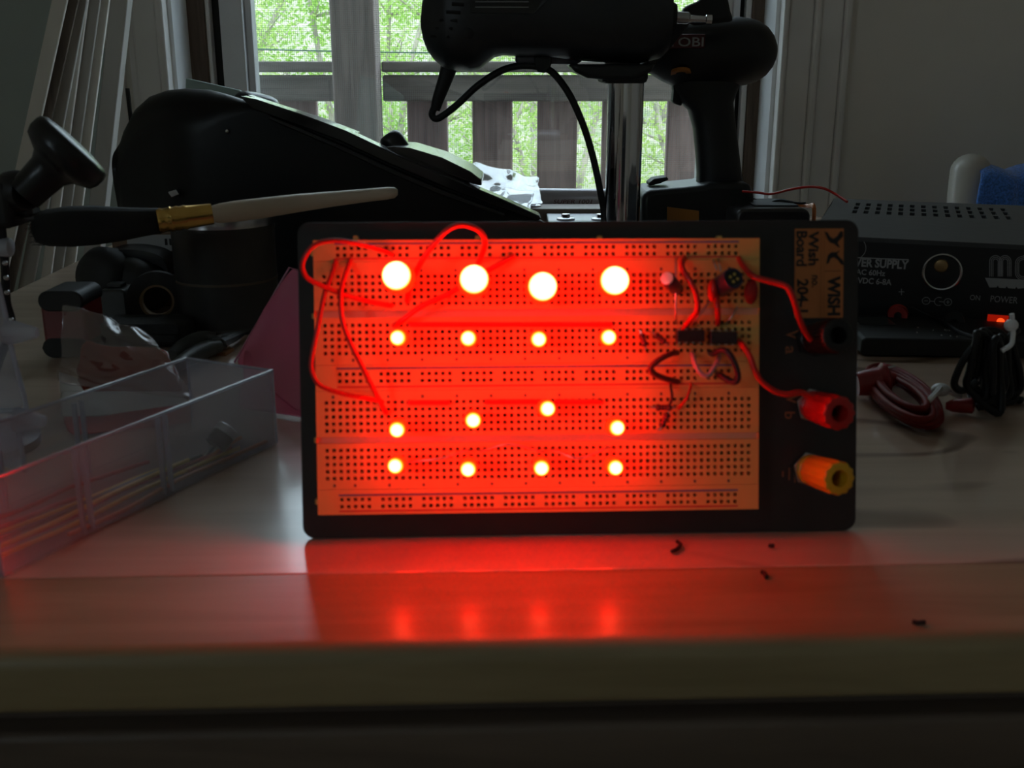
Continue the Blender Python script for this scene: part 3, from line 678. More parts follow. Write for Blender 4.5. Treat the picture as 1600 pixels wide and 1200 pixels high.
resistor((1024, 637), (1050, 637), 'dark resistor lying flat in the lower terminal strip', RESD)
resistor((1044, 645), (1033, 668), 'dark resistor slanting down below the flat one', RESD)
# chips
ICM = mat('chip_black', (.016, .014, .016), .45, var=.2, scale=200)
def chip(xa, ya, xb_, yb, label, stand):
    a, b = BR.loc(xa, yb, .015), BR.loc(xb_, ya, .015)
    cx, cz = (a.x + b.x) / 2, (a.z + b.z) / 2; o = BR.world((cx, -FD, cz))
    t = thing('integrated_circuit', label, 'chip', o, -LEAN, YAW, group='black chips on the breadboard')
    wx, wz = b.x - a.x, b.z - a.z
    MB().bb((-wx / 2, -.0068, -wz / 2), (wx / 2, -.0028, wz / 2)).build('body', ICM, t, smooth=False, bevel=.0003)
    MB().lathe((-wx / 2 + .0009, -.0067, 0), (0, -1, 0), [(0, .0006), (.0002, .0006)], 12).build('notch', HOLE, t)
    for i in range(4):
        x = -1.5 * PIT + i * PIT
        for s_ in (-1, 1):
            MB().add([], []).bb((x - .0005, -.0045, s_ * (wz / 2 + .0004) - .0002), (x + .0005, .0015, s_ * (wz / 2 + .0004) + .0002)).build('pin', LEADM, t, smooth=False)
chip(1058, 516, 1101, 534, 'black chip with pins, nearer the LEDs, under the white-topped capacitor', 0)
chip(1110, 518, 1152, 537, 'black chip with pins nearest the sticker end of the breadboard', 0)
# small capacitor with a white top
def leaning(basepx, tippx, d0, d1):
    a = BR.loc(*basepx, d0); b = BR.loc(*tippx, d1)
    return BR.world((a.x, -d0, a.z)), BR.world((b.x, -d1, b.z))
A, B = leaning((1058, 452), (1042, 435), .0105, .0225); ax = B - A; ln = ax.length
t = thing('capacitor', 'small dark electrolytic capacitor with a bright white top beside the top LED row', 'capacitor', A)
MB().lathe(A, ax, [(0, .0021), (.0004, .0024), (.001, .0021), (.0016, .0025), (ln - .0004, .0025), (ln, .0022)], 20).build('can', mat('capacitor_sleeve', (.05, .045, .07), .35), t, world=True)
MB().lathe(A, ax, [(ln - .0002, .0023), (ln + .0004, .0022), (ln + .0006, .0012)], 20).build('top', mat('bright_aluminium', (.85, .85, .86), .35, .2), t, world=True)
for s_ in (-1, 1):
    u = BR.R @ V((s_ * .001, 0, 0)); MB().tube([A + u, A + u + BR.R @ V((0, .006, 0))], .00025, 6).build('lead', LEADM, t, world=True)
# round trimmer
A, B = leaning((1125, 448), (1147, 434), .0115, .022); ax = B - A; ln = ax.length
t = thing('trimmer', 'round dark blue trimmer with gold contacts near the sticker end', 'trimmer', A)
MB().lathe(A, ax, [(0, .0034), (.0006, .0038), (ln - .001, .0038), (ln - .0004, .0036), (ln - .0004, .003), (ln - .0012, .0028)], 24).build('case', mat('trimmer_blue', (.03, .035, .07), .3), t, world=True)
MB().lathe(A, ax, [(ln - .0013, .0029), (ln - .0006, .0027)], 20).build('rotor', mat('trimmer_dark', (.02, .02, .02), .4), t, world=True)
n1 = ax.normalized().orthogonal().normalized(); n2 = ax.normalized().cross(n1)
for q in range(4):
    c = A + ax.normalized() * (ln - .0006) + (n1 * math.cos(q * 1.57 + .5) + n2 * math.sin(q * 1.57 + .5)) * .0014
    MB().lathe(c, ax, [(0, .0007), (.0005, .0006)], 8).build('contact', mat('gold', (.85, .6, .18), .25, 1.0), t, world=True)
for a_, b_ in (((1120, 422), (1114, 404)), ((1126, 424), (1122, 403))):
    pts = bw([(a_[0], a_[1], .016), ((a_[0] + b_[0]) / 2, (a_[1] + b_[1]) / 2, .015), (b_[0], b_[1], H0)])
    MB().tube(pts, .0004, 6).build('lead', LEADM, t, world=True)
# red capacitors
for (a, b, lab) in (((1114, 457), (1113, 450), 'small bright red capacitor between white capacitor and trimmer'), ((1174, 460), (1173, 452), 'small dark red disc capacitor at the end of the top strip')):
    A, B = leaning(a, b, .011, .017); t = thing('capacitor', lab, 'capacitor', A)
    ell = MB().ball(A + (B - A) * .5, .0033, 16, 10, (.55, .9, 1.25) if a[0] < 1150 else (.75, .4, 1.4)); ell.build('body', REDWIRE if a[0] < 1150 else DKRED, t, world=True)
    for s_ in (-1, 1):
        u = BR.R @ V((s_ * .001, 0, -.001)); MB().tube([A + u, A + u + BR.R @ V((0, .007, 0))], .00025, 6).build('lead', LEADM, t, world=True)

# ------------------------------------------------------------------ power supply
PF = Frame((.2015, .708, TABLE), 0, R(-20))
psu = thing('power_supply', 'dark bench power supply with vented top and printed front panel', 'power supply', PF.o, 0, PF.rz)
PW, PDp, PH = .215, .225, .066
PH = PF.loc(1345, 370).z
FELT = mat('charcoal_painted_steel', (.045, .046, .048), .45, var=.12, scale=120, bump=.08)
mb = MB()
mb.bb((0, .001, .003), (.0015, PDp, PH - .0015)); mb.bb((PW - .0015, .001, .003), (PW, PDp, PH - .0015)); mb.bb((0, PDp - .0015, .003), (PW, PDp, PH - .0015))
mb.build('case', FELT, psu, smooth=False, bevel=.0006)
# vented lid: slots recessed
def lidpt(px, py):
    d = ray(px, py); c = PF.R.transposed() @ (CAM - PF.o); e = PF.R.transposed() @ d; return c + e * ((PH - c.z) / e.z)
xs = [lidpt(1334 + i * 17.4, 330).x for i in range(14)]
gap = .0083; x00 = lidpt(1334, 325).x
xb = [-.0005]; sw = .0036
for i in range(14):
    a = x00 + i * gap * 1.02; xb += [a, a + sw]
xb.append(PW + .0005)
y0s = lidpt(1334, 333).y
yb = [-.001]
for j in range(3): yb += [y0s + j * .026, y0s + j * .026 + .019]
yb.append(PDp)
lid = MB(); fl = MB()
holed(lid, xb, yb, lambda i, j: i % 2 == 1 and j % 2 == 1, 0, .0025, fl)
conv = lambda p: V((p.x, p.z, PH - p.y))
lid.v = [conv(p) for p in lid.v]; fl.v = [conv(p) for p in fl.v]
lid.bb((-.0005, -.001, PH - .003), (0, PDp, PH)); lid.bb((PW, -.001, PH - .003), (PW + .0005, PDp, PH)); lid.bb((-.0005, -.0015, PH - .003), (PW + .0005, -.001, PH))
L_ = lid.build('vented_lid', FELT, psu, smooth=False, fix=False); fl.build('vent_slots', HOLE, L_, smooth=False, fix=False, stuff=True)
MB().bb((.0005, .0, .002), (PW - .0005, .002, PH - .003)).build('front_panel', mat('black_panel', (.007, .007, .008), .4), psu, smooth=False)
MB().bb((.001, .002, .0025), (PW - .001, PDp - .002, .004)).build('bottom_plate', FELT, psu, smooth=False)
for fx in (.015, PW - .015):
    for fy in (.015, PDp - .015): MB().lathe((fx, fy, 0), (0, 0, 1), [(0, .007), (.003, .008)], 12).build('foot', RUBBER, psu)
PRINT = mat('grey_print', (.34, .34, .35), .6)
def pt2(s, xa, ya, xb_, yb, bold=.0, m=PRINT):
    a, b = PF.loc(xa, yb), PF.loc(xb_, ya); mx = (xa + xb_) / 2; a.z = PF.loc(mx, yb).z; b.z = PF.loc(mx, ya).z; return text('lettering', s, psu, m, (a.x + b.x) / 2, (a.z + b.z) / 2, -.0002, b.x - a.x, b.z - a.z, bold=bold)
pt2('POWER SUPPLY', 1309, 404, 1421, 418, .035)
pt2('INPUT 120VAC 60Hz', 1277, 419.5, 1384, 428.5, .02); pt2('OUTPUT 13.8VDC 6-8A', 1270, 432.5, 1394, 442, .02)
def seg(ax_, ay, bx_, by, w_=1.2, name='print_line'):
    a, b = PF.loc(ax_, ay), PF.loc(bx_, by); k = w_ * .00042
    MB().tube([(a.x, 0, a.z), (b.x, 0, b.z)], k / 2, 6).build(name, PRINT, psu)
seg(1290, 400.5, 1420, 406, 2)
def arc(cx, cy, r, a0, a1, name='print_arc', w_=1.1, parent=None, m=PRINT, sq=1.0):
    c = PF.loc(cx, cy); e = PF.loc(cx + r, cy); rr = e.x - c.x
    MB().tube([(c.x + rr * math.cos(R(a0 + (a1 - a0) * i / 20)), 0, c.z + rr * sq * math.sin(R(a0 + (a1 - a0) * i / 20))) for i in range(21)], w_ * .0002, 6).build(name, m, psu)
arc(1335, 388, 18, -50, 50)
seg(1404, 456, 1413, 456); seg(1408.5, 451, 1408.5, 461)
arc(1447, 470, 6, 0, 360); seg(1444, 470, 1450, 470); seg(1453, 470.5, 1461, 471); arc(1467, 471, 7, 60, 300); seg(1467, 471, 1475, 472); arc(1481, 472, 6, 0, 360); seg(1478, 472, 1484, 472); seg(1481, 469, 1481, 475)
pt2('ON', 1515, 461, 1532, 469); pt2('POWER', 1547, 463, 1591, 473)
# striped logo
lg = MB()
def lseg(pts, w_):
    q = [PF.loc(a, b) for a, b in pts]; MBp = [(p.x, -.0001, p.z) for p in q]; lg.tube(MBp, w_ * .0002, 6)
for k_ in range(3):
    d = k_ * 2.6; yt = 401
    for cx in (1555.5, 1570.5):
        rr = 9.2 - d
        lseg([(cx - rr, 432)] + [(cx + rr * math.cos(R(180 - 18 * i)), yt + 7.5 - rr * math.sin(R(180 - 18 * i)) * 1.0) for i in range(11)] + [(cx + rr, 432)], 1.2)
    rr = 11.5 - d
    lseg([(1603, 401 + 8 - rr)] + [(1598 - rr * math.sin(R(15 * i)), 412 - rr * math.cos(R(15 * i)) + (0 if i < 6 else 14)) for i in range(13)] + [(1606, 426 + rr)], 1.2)
lg.build('logo_stripes', PRINT, psu)
poly = [(1539, 434), (1600, 437), (1600, 450), (1590, 451), (1588, 448), (1586, 451), (1575, 450), (1573, 447), (1571, 450), (1561, 449.5), (1559, 446), (1557, 449), (1546, 449)]
MB().prism([(p.x, p.z) for p in [PF.loc(*q) for q in poly]], -.0002, 0).build('logo_shadow', PRINT, psu, smooth=False)
# lighter socket
c = PF.loc(1472, 425); rr = PF.loc(1472 + 32, 425).x - c.x
so = MB().lathe((c.x, 0, c.z), (0, -1, 0), [(0, rr), (.0015, rr), (.0022, rr - .0008), (.0018, rr - .0016), (-.012, rr - .002)], 40, cap=False).build('lighter_socket', STEEL, psu)
MB().lathe((c.x, .001, c.z), (0, -1, 0), [(-.001, rr - .0021), (.0, rr - .0021)], 32).build('socket_floor', HOLE, so)
MB().lathe((c.x - .001, 0, c.z + .004), (0, -1, 0), [(0, .0045), (.0008, .004), (.0012, .002)], 16).build('centre_contact', mat('brass_dull', (.35, .22, .10), .35, .8), so)
# red output terminal, rocker switch
def post2(cx, cy, m, label):
    c = PF.loc(cx, cy); b = MB().lathe((c.x, 0, c.z), (0, -1, .1), [(0, .0062), (.002, .0066), (.003, .0055), (.012, .0062), (.0135, .0058), (.0135, .0025), (.009, .0022)], 20).build('output_terminal', m, psu, label=label)
    MB().lathe((c.x, 0, c.z), (0, -1, .1), [(.0088, .0021), (.0092, .0021)], 12).build('socket', HOLE, b)
post2(1403, 490, mat('red_terminal', (.34, .012, .008), .4), 'red output terminal under the plus sign')
post2(1490, 500, BLACK, 'black output terminal')
a, b = PF.loc(1538, 511), PF.loc(1579, 491)
sw_ = MB().bb((a.x, -.0012, a.z), (b.x, 0, b.z)).build('switch_frame', BLACK, psu, smooth=False, bevel=.0004)
SWM = mat('lit_red_rocker', (.25, .01, .005), .3, emit=(1, .02, .002), strength=.25)
MB().add([(a.x + .001, -.0012, a.z + .0008), (b.x - .001, -.0012, a.z + .0008), (b.x - .001, -.0012, b.z - .0008), (a.x + .001, -.0012, b.z - .0008), (a.x + .001, -.0042, a.z + .001), (b.x - .001, -.0022, a.z + .001), (b.x - .001, -.0022, b.z - .001), (a.x + .001, -.0042, b.z - .001)],
         [(0, 1, 5, 4), (1, 2, 6, 5), (2, 3, 7, 6), (3, 0, 4, 7), (4, 5, 6, 7)]).build('rocker', SWM, sw_, smooth=False, bevel=.0003)
c = PF.loc(1561, 502); MB().lathe((c.x, -.0026, c.z), (0, -1, 0), [(0, .0032), (.0006, .0026), (.0009, .001)], 14).build('pilot_lamp', mat('neon_glow', (.5, .05, .02), .3, emit=(1, .07, .01), strength=1.6), sw_)

# ------------------------------------------------------------------ multimeter lying in front of the power supply
MF = Frame(atZ(1344, 557), 0, R(-4))
mm_ = thing('multimeter', 'flat black pocket multimeter lying in front of the power supply', 'multimeter', MF.o, 0, MF.rz)
MB().prism(rrect(0, .0005, .12, .0115, .003), .0, .064).build('case', BLACKM, mm_, bevel=.001)
def MT(px, py):
    c = MF.R.transposed() @ (CAM - MF.o); e = MF.R.transposed() @ ray(px, py); return c + e * ((.0116 - c.z) / e.z)
c = MT(1480, 516)
o = text('lettering', 'Ω', mm_, mat('pale_print', (.8, .8, .78), .6), 0, 0, 0, .0036, .0042, bold=.02); o.rotation_euler = (R(-90), 0, 0); o.location = (c.x, c.y, .0117)
c = MT(1458, 516); o = text('lettering', '/', mm_, MATS['pale_print'], 0, 0, 0, .0018, .0034); o.rotation_euler = (R(-90), 0, 0); o.location = (c.x, c.y, .0117)
for px, py in ((1434, 512), (1471, 524), (1485, 525), (1495, 526), (1433, 520)):
    c = MT(px, py); MB().lathe((c.x, c.y, .0112), (0, 0, 1), [(0, .0008), (.0008, .0007), (.001, .0003)], 10).build('screw', STEEL, mm_)
MB().bb((.008, .036, .0113), (.03, .058, .0119)).build('display', mat('lcd_dark', (.03, .035, .03), .2), mm_, smooth=False)

# ------------------------------------------------------------------ test leads
rl_ = thing('test_lead', 'coiled dark red test lead with white tie lying beside the board', 'test lead', atZ(1410, 640))
pts = []
N_ = 190
for i in range(N_):
    t_ = i / (N_ - 1); a = t_ * 2 * math.pi * 9.5 + .4; k_ = .48 + .5 * abs(math.sin(t_ * 6.5 + .3))
    px = 1412 + (58 * math.cos(a) * k_ + 14 * math.sin(a)); py = 617 + (40 * math.sin(a) * k_ + 21 * math.cos(a) * k_) + 6 * math.sin(t_ * 5)
    pts.append(atZ(px, py, .003 + .009 * (.5 + .5 * math.sin(t_ * 14 + 1)) * (.4 + .6 * t_)))
MB().tube(cr(pts, 2), .0016, 8).build('cable', mat('dark_red_rubber', (.20, .016, .012), .55, spec=.2), rl_, world=True, angle=70)
g0, g1 = atZ(1338, 600, .008), atZ(1400, 592, .011)
MB().lathe(g0, g1 - g0, [(0, .0062), (.004, .0068), (.012, .0075), (.014, .0095), (.0155, .0095), (.017, .0060), ((g1 - g0).length - .004, .0048), ((g1 - g0).length, .003)], 20).build('probe_handle', DKRED, rl_, world=True)
p0, p1 = atZ(1368, 579, .012), atZ(1398, 573, .012)
MB().tube([p0, p1], .0009, 8).build('probe_tip', STEEL, rl_, world=True)
tw = cr([atZ(1438, 640, .004), atZ(1452, 625, .012), atZ(1464, 612, .013), atZ(1472, 606, .012), atZ(1490, 616, .006), atZ(1500, 620, .004)], 6)
MB().tube(tw, .0014, 6).build('twist_tie', WHITEPL, rl_, world=True); MB().ball(atZ(1470, 609, .011), .0042, 12, 8, (1.2, 1, .8)).build('tie_knot', WHITEPL, rl_, world=True)
jk0, jk1 = atZ(1478, 634, .004), atZ(1520, 634, .005)
MB().lathe(jk0, jk1 - jk0, [(0, .0018), (.003, .0032), (.012, .004), (.013, .003)], 14).build('plug', DKRED, rl_, world=True)
bl = thing('test_lead', 'bundled black test lead with white tie standing in front of the power supply', 'test lead', atZ(1555, 650))
pts = []; rq = random.Random(12)
for n_ in range(9):
    u0, u1 = 1512 + 80 * rq.random(), 1512 + 80 * rq.random(); yy = .495 + .004 * n_
    tp, bt = 514 + 22 * rq.random(), 648 - 14 * rq.random()
    pts += [atY(u0, bt - 30, yy), atY(u0 + 2, 580, yy), atY(u0 * .7 + 1555 * .3, tp + 14, yy), atY((u0 + u1) / 2, tp, yy + .002), atY(u1 * .7 + 1555 * .3, tp + 14, yy + .004), atY(u1 - 2, 580, yy + .006), atY(u1, bt - 22, yy + .004), atY((u0 + u1) / 2, bt, yy + .002)]
for p in pts: p.z = max(p.z, TABLE + .0022)
MB().tube(cr(pts, 5), .0019, 8).build('cable', mat('black_cable', (.006, .006, .007), .4, spec=.3), bl, world=True, angle=70)
lp = [atY(px, py, .50) for px, py in ((1528, 535), (1510, 555), (1497, 580), (1491, 600), (1500, 610), (1515, 606), (1528, 595))]
MB().tube(cr(lp, 5), .0019, 8).build('loose_loop', MATS['black_cable'], bl, world=True)
tw = [atY(px, py, .495) for px, py in ((1565, 548), (1580, 538), (1583, 520), (1582, 505), (1581, 490))]
MB().tube(cr(tw, 5), .0012, 6).build('twist_tie', WHITEPL, bl, world=True); MB().ball(atY(1580, 508, .495), .0034, 12, 8, (1, .8, .9)).build('tie_knot', WHITEPL, bl, world=True)
sl = cr([PF.world((PF.loc(1425, 478).x, -.004, PF.loc(1425, 478).z)), PF.world((PF.loc(1470, 490).x, -.02, PF.loc(1470, 492).z)), atY(1500, 520, .60), atY(1535, 530, .53)], 8)
MB().tube(sl, .0013, 8).build('loose_end', MATS['black_cable'], bl, world=True)

# ------------------------------------------------------------------ welding helmet
HY = .95
def hp(px, py, Y=HY): return atY(px, py, Y)
top = [(172, 236, 300), (175, 216, 400), (181, 196, 440), (195, 169, 449), (215, 151, 449), (240, 142, 449), (270, 139, 460), (310, 141, 460), (345, 148, 460), (400, 163, 460), (470, 187, 460), (540, 213, 460), (620, 252, 462), (700, 286, 462), (780, 317, 462), (840, 342, 462), (885, 366, 462)]
helmet = thing('welding_helmet', 'large black welding helmet lying on the bench behind the brush', 'helmet', V((hp(500, 300).x, HY, TABLE)))
rings = []; HF = HY - .112
HELM = mat('helmet_black', (.006, .006, .006), .36, spec=.3, bump=.02, scale=40)
for i, (px, t_, b_) in enumerate(top):
    off = .045 * max(0, 1 - (px - 165) / 110); p = atY(px, t_, HF + off); x = p.x; zt = p.z; zb = max(TABLE + .0005, atY(px, b_, HF + off).z)
    dp = .215 * min(1, .35 + .65 * (px - 165) / 120) * (1 if px < 600 else 1 - .6 * (px - 600) / 290)
    y0 = HF + off
    r_ = min((zt - zb) * .45, .035 if px < 300 else max(.004, .035 - .031 * (px - 300) / 90)); k_ = 8; drop_ = .30 * dp
    ring = [(x, y0 + .004, zb), (x, y0, zb + (zt - zb) * .25), (x, y0, zt - r_)]
    ring += [(x, y0 + r_ - r_ * math.cos(R(90 * j / k_)), zt - r_ + r_ * math.sin(R(90 * j / k_))) for j in range(1, k_ + 1)]
    for j in range(1, 8):
        a = R(90 * j / 7); ring.append((x, y0 + r_ + (dp - r_) * math.sin(a * .9) / math.sin(R(81)), max(zb + .001, zt - drop_ * (j / 7) ** 1.2 - (zt - zb - drop_) * .35 * max(0, (j - 5) / 2) ** 2)))
    ring += [(x, y0 + dp, zb + (max(zb + .004, zt - drop_) - zb) * .2), (x, y0 + dp - .004, zb)]
    rings.append(ring)
MB().loft(rings).build('shell', HELM, helmet, world=True, angle=50)
def slab(pxpoly, y0, y1, name, m, bevel=.001, parent=None, **k):
    Yc = y0
    return MB().prism([(hp(a, b, Yc).x, hp(a, b, Yc).z) for a, b in pxpoly], y0, y1).build(name, m, parent or helmet, world=True, smooth=True, bevel=bevel, angle=30, **k)
slab([(374, 150), (400, 155), (470, 178), (540, 204), (620, 242), (700, 276), (780, 309), (842, 337), (846, 342), (838, 345), (775, 322), (695, 293), (612, 258), (530, 220), (460, 194), (395, 171)], HY - .120, HY - .098, 'rim_flange', GLOSSBLK)
slab([(420, 180), (530, 226), (620, 267), (700, 301), (790, 334), (788, 339), (690, 306), (615, 274), (525, 232), (418, 186)], HY - .121, HY - .105, 'seam_ridge', BLACK)
lf = slab([(590, 233), (612, 229), (640, 231), (690, 246), (735, 268), (752, 281), (753, 290), (740, 288), (690, 270), (640, 250)], HY - .104, HY - .035, 'lens_frame', mat('lens_frame_black', (.02, .012, .012), .25, coat=.5))
slab([(604, 230), (640, 231), (690, 246), (736, 269), (750, 281), (747, 284), (700, 262), (640, 240)], HY - .099, HY - .04, 'lens', mat('silvered_lens', (.9, .92, .95), .22, .9), parent=lf)
def knob(base, tipc, r_px, name):
    A_, B_ = hp(*base, HY - .07), hp(*tipc, HY - .07); r_ = r_px / 1650 * (HY - .07)
    ax_ = B_ - A_; ln_ = ax_.length
    o = MB().lathe(A_ - ax_ * .4, ax_, [(0, r_ * .9), (ln_ * .5, r_ * .98), (ln_ * .95, r_), (ln_ * 1.15, r_ * .95), (ln_ * 1.3, r_ * .82), (ln_ * 1.38, r_ * .6), (ln_ * 1.41, r_ * .2)], 28).build(name, mat('knob_grey_black', (.02, .022, .026), .32), helmet, world=True)
    return o
knob((398, 186), (404, 146), 35, 'adjusting_knob')
knob((626, 240), (605, 209), 19, 'adjusting_knob')
slab([(640, 226), (668, 232), (715, 252), (742, 278), (738, 279), (712, 256), (666, 236), (640, 230)], HY - .03, HY + .0, 'head_strap', BLACK)
slab([(378, 152), (386, 148), (430, 163), (500, 185), (560, 208), (556, 212), (496, 190), (428, 168)], HY - .10, HY - .085, 'top_seal', mat('seal_blue_black', (.018, .02, .024), .2, coat=.4))
slab([(262, 300), (275, 296), (280, 304), (268, 309)], HY - .117, HY - .1, 'rivet', STEEL, .0005)
MB().ball(hp(355, 205, HY - .113), .0018, 10, 8).build('rivet', STEEL, helmet, world=True)
# pale panel and thin rod behind the helmet
pn = [(290, 122), (374, 141), (440, 190), (440, 400), (285, 400)]
pb = MB().prism([(atY(a, b, 1.075).x, atY(a, b, 1.075).z if b < 400 else TABLE) for a, b in pn], 1.075, 1.081)
tag(pb.build('foam_panel', mat('pale_green_foam', (.42, .55, .52), .6, var=.1, scale=40), bevel=.001), 'pale green foam panel standing behind the welding helmet', 'panel')
rp = atY(199, 138, 1.09); tag(MB().tube([(rp.x + .002, 1.09, TABLE), (rp.x, 1.09, rp.z)], .0022, 8).build('steel_rod', mat('dark_steel', (.05, .05, .05), .3, .8)), 'thin dark steel rod upright behind the helmet crown', 'rod')

# ------------------------------------------------------------------ paint brush on the tin
tin_c = atZ(360, 508); TY = tin_c.y
TR = .0335; th = TABLE + .0
tz = .0775
tin = thing('metal_tin', 'dark round metal tin with a shiny lid carrying the paint brush', 'tin', (tin_c.x, TY, TABLE))
TINM = mat('dark_tin_paper', (.035, .034, .032), .45, var=.15, scale=60)
MB().lathe((0, 0, 0), (0, 0, 1), [(0, TR - .001), (.001, TR), (.003, TR + .0008), (.004, TR), (tz - .012, TR), (tz - .011, TR + .0006), (tz - .008, TR + .0006)], 48).build('body', TINM, tin)
MB().lathe((0, 0, 0), (0, 0, 1), [(tz - .008, TR + .001), (tz - .003, TR + .0014), (tz - .001, TR + .001), (tz, TR - .001), (tz, TR - .003), (tz - .0015, TR - .004), (tz - .0015, .001)], 48).build('lid', STEEL, tin)
MB().lathe((0, 0, 0), (0, 0, 1), [(tz * .42, TR + .0003), (tz * .44, TR + .0003)], 48).build('label_edge', mat('brown_label', (.10, .075, .05), .6), tin)
b0, b1 = atY(60, 362, .598), atY(621, 301, .662)
brush = thing('paint_brush', 'round paint brush with black bristles, brass ferrule and pale handle', 'brush', (b0 + b1) / 2)
def bp_(px, py): 
    f_ = (px - 60) / 561; return atY(px, py, .598 + .064 * f_)
ax_pts = [bp_(250, 343), bp_(333, 334)]
K = 1650
bri = MB(); rnd = random.Random(5)
def blen(px): return (px / 1650) * .62
brl = []
for px, cy, hh in ((52, 357, 12), (58, 357, 22), (75, 356, 28), (110, 354, 31), (150, 352, 30), (190, 350, 26), (225, 347, 22), (250, 345, 20)):
    c = bp_(px, cy); r_ = blen(hh); brl.append([(c.x, c.y + .8 * r_ * math.cos(t_), c.z + r_ * math.sin(t_)) for t_ in [2 * math.pi * j / 20 for j in range(20)]])
BRI = mat('black_bristles', (.006, .006, .006), .6, var=.5, scale=300, stretch=(1, 20, 20), bump=.5)
bri.loft(brl)
bri.build('bristles', BRI, brush, world=True)
hs = MB()
for i in range(150):
    a = rnd.random() * 6.28; q = math.sqrt(rnd.random()); c = bp_(150, 352); e = bp_(55 + rnd.uniform(-8, 8), 357)
    r1, r2 = blen(28) * q, blen(26) * q
    hs.tube([(c.x, c.y + .8 * r1 * math.cos(a), c.z + r1 * math.sin(a)), (e.x, e.y + .8 * r2 * math.cos(a), e.z + r2 * math.sin(a))], [.0005, .00015], 4)
hs.build('loose_bristles', BRI, brush, world=True, stuff=True)
c0_, c1_ = bp_(247, 345), bp_(332, 334); ln_ = (c1_ - c0_).length; rf = blen(19)
fer = MB().lathe(c0_, c1_ - c0_, [(0, rf * 1.0), (.002, rf * 1.03), (.0035, rf * .96), (.006, rf * .98), (.0075, rf * 1.05), (.009, rf * .97), (.0115, rf * 1.04), (.013, rf * .96), (.0155, rf * 1.03), (.017, rf * .95), (ln_ - .002, rf * .88), (ln_, rf * .86)], 32).build('ferrule', mat('brass', (.80, .50, .14), .22, 1.0, var=.08, scale=50), brush, world=True)
hpx = [(330, 334, 15), (345, 333, 19), (370, 330, 20.5), (410, 325, 20), (460, 318, 18), (520, 311, 15), (575, 305, 13), (605, 302, 12.5), (616, 301, 11), (621, 300.5, 6)]
MB().loft([[(bp_(a, b).x, bp_(a, b).y + blen(h_) * math.cos(t_), bp_(a, b).z + blen(h_) * .82 * math.sin(t_)) for t_ in [2 * math.pi * j / 20 for j in range(20)]] for a, b, h_ in hpx]).build('handle', mat('pale_beech_handle', (.62, .50, .38), .4, var=.06, scale=30), brush, world=True, angle=60)

# ------------------------------------------------------------------ black flared pad on an arm, far left
pad = thing('suction_mount', 'black jointed arm with a flared round pad beside the brush bristles', 'mount', atZ(-45, 700))
PY_ = .52
pcen = atY(108, 236, PY_); pax = V((.68, .27, .66)).normalized()
rp_ = 64 / 1650 * PY_
MB().lathe(pcen, pax, [(-.030, .0085), (-.022, .0088), (-.014, .0095), (-.0105, .0115), (-.0085, rp_ * .75), (-.0065, rp_ * .93), (-.003, rp_), (.001, rp_), (.0032, rp_ * .97), (.0048, rp_ * .85), (.0058, rp_ * .5), (.006, .001)], 40).build('pad', mat('pad_black', (.006, .006, .007), .30, spec=.5), pad, world=True, angle=60)
n0 = pcen - pax * .028; n1_ = atY(10, 312, PY_)
MB().tube(cr([n0, (n0 + n1_) / 2 + V((0, 0, .002)), n1_, atY(-40, 335, PY_)], 6), [.0085 + .002 * math.sin(i * .2) for i in range(19)], 16).build('arm', BLACK, pad, world=True)
a, b = atY(-50, 352, PY_), atY(30, 280, PY_); MB().bb((a.x, PY_ - .014, a.z), (b.x, PY_ + .014, b.z)).build('clamp_block', BLACKM, pad, world=True, bevel=.003)
a, b = atY(36, 338, PY_), atY(54, 305, PY_); MB().bb((a.x, PY_ - .006, a.z), (b.x, PY_ + .006, b.z)).build('clamp_screw', BLACKM, pad, world=True, bevel=.002)
ps = cr([atY(2, 350, PY_), atY(6, 395, PY_), atY(8, 420, PY_), atY(10, 470, PY_), atY(18, 510, PY_ + .0), atY(0, 560, PY_), atZ(-30, 640, .004)], 5)
MB().tube(ps, .0022, 8).build('lower_arm', BLACK, pad, world=True)
for px, py in ((8, 411), (10, 434), (11, 457), (18, 500)):
    MB().ball(atY(px, py, PY_ - .002), .0014, 10, 8).build('joint_screw', CHROME, pad, world=True)
MB().lathe((atZ(-45, 700).x, atZ(-45, 700).y, TABLE), (0, 0, 1), [(0, .03), (.004, .03), (.006, .026), (.008, .006)], 28).build('foot', BLACK, pad, world=True)
MB().tube([V((atZ(-45, 700).x, atZ(-45, 700).y, TABLE + .006)), atY(-45, 520, PY_ - .03), atY(-40, 345, PY_)], .004, 10).build('stem', BLACK, pad, world=True)
MB().lathe(atY(-10, 386, PY_), V((1, 0, -.02)), [(0, .0045), (.006, .005), (.0085, .0045), (.0095, .002)], 16).build('lever_tip', mat('pale_grey_plastic', (.55, .55, .6), .3), pad, world=True)

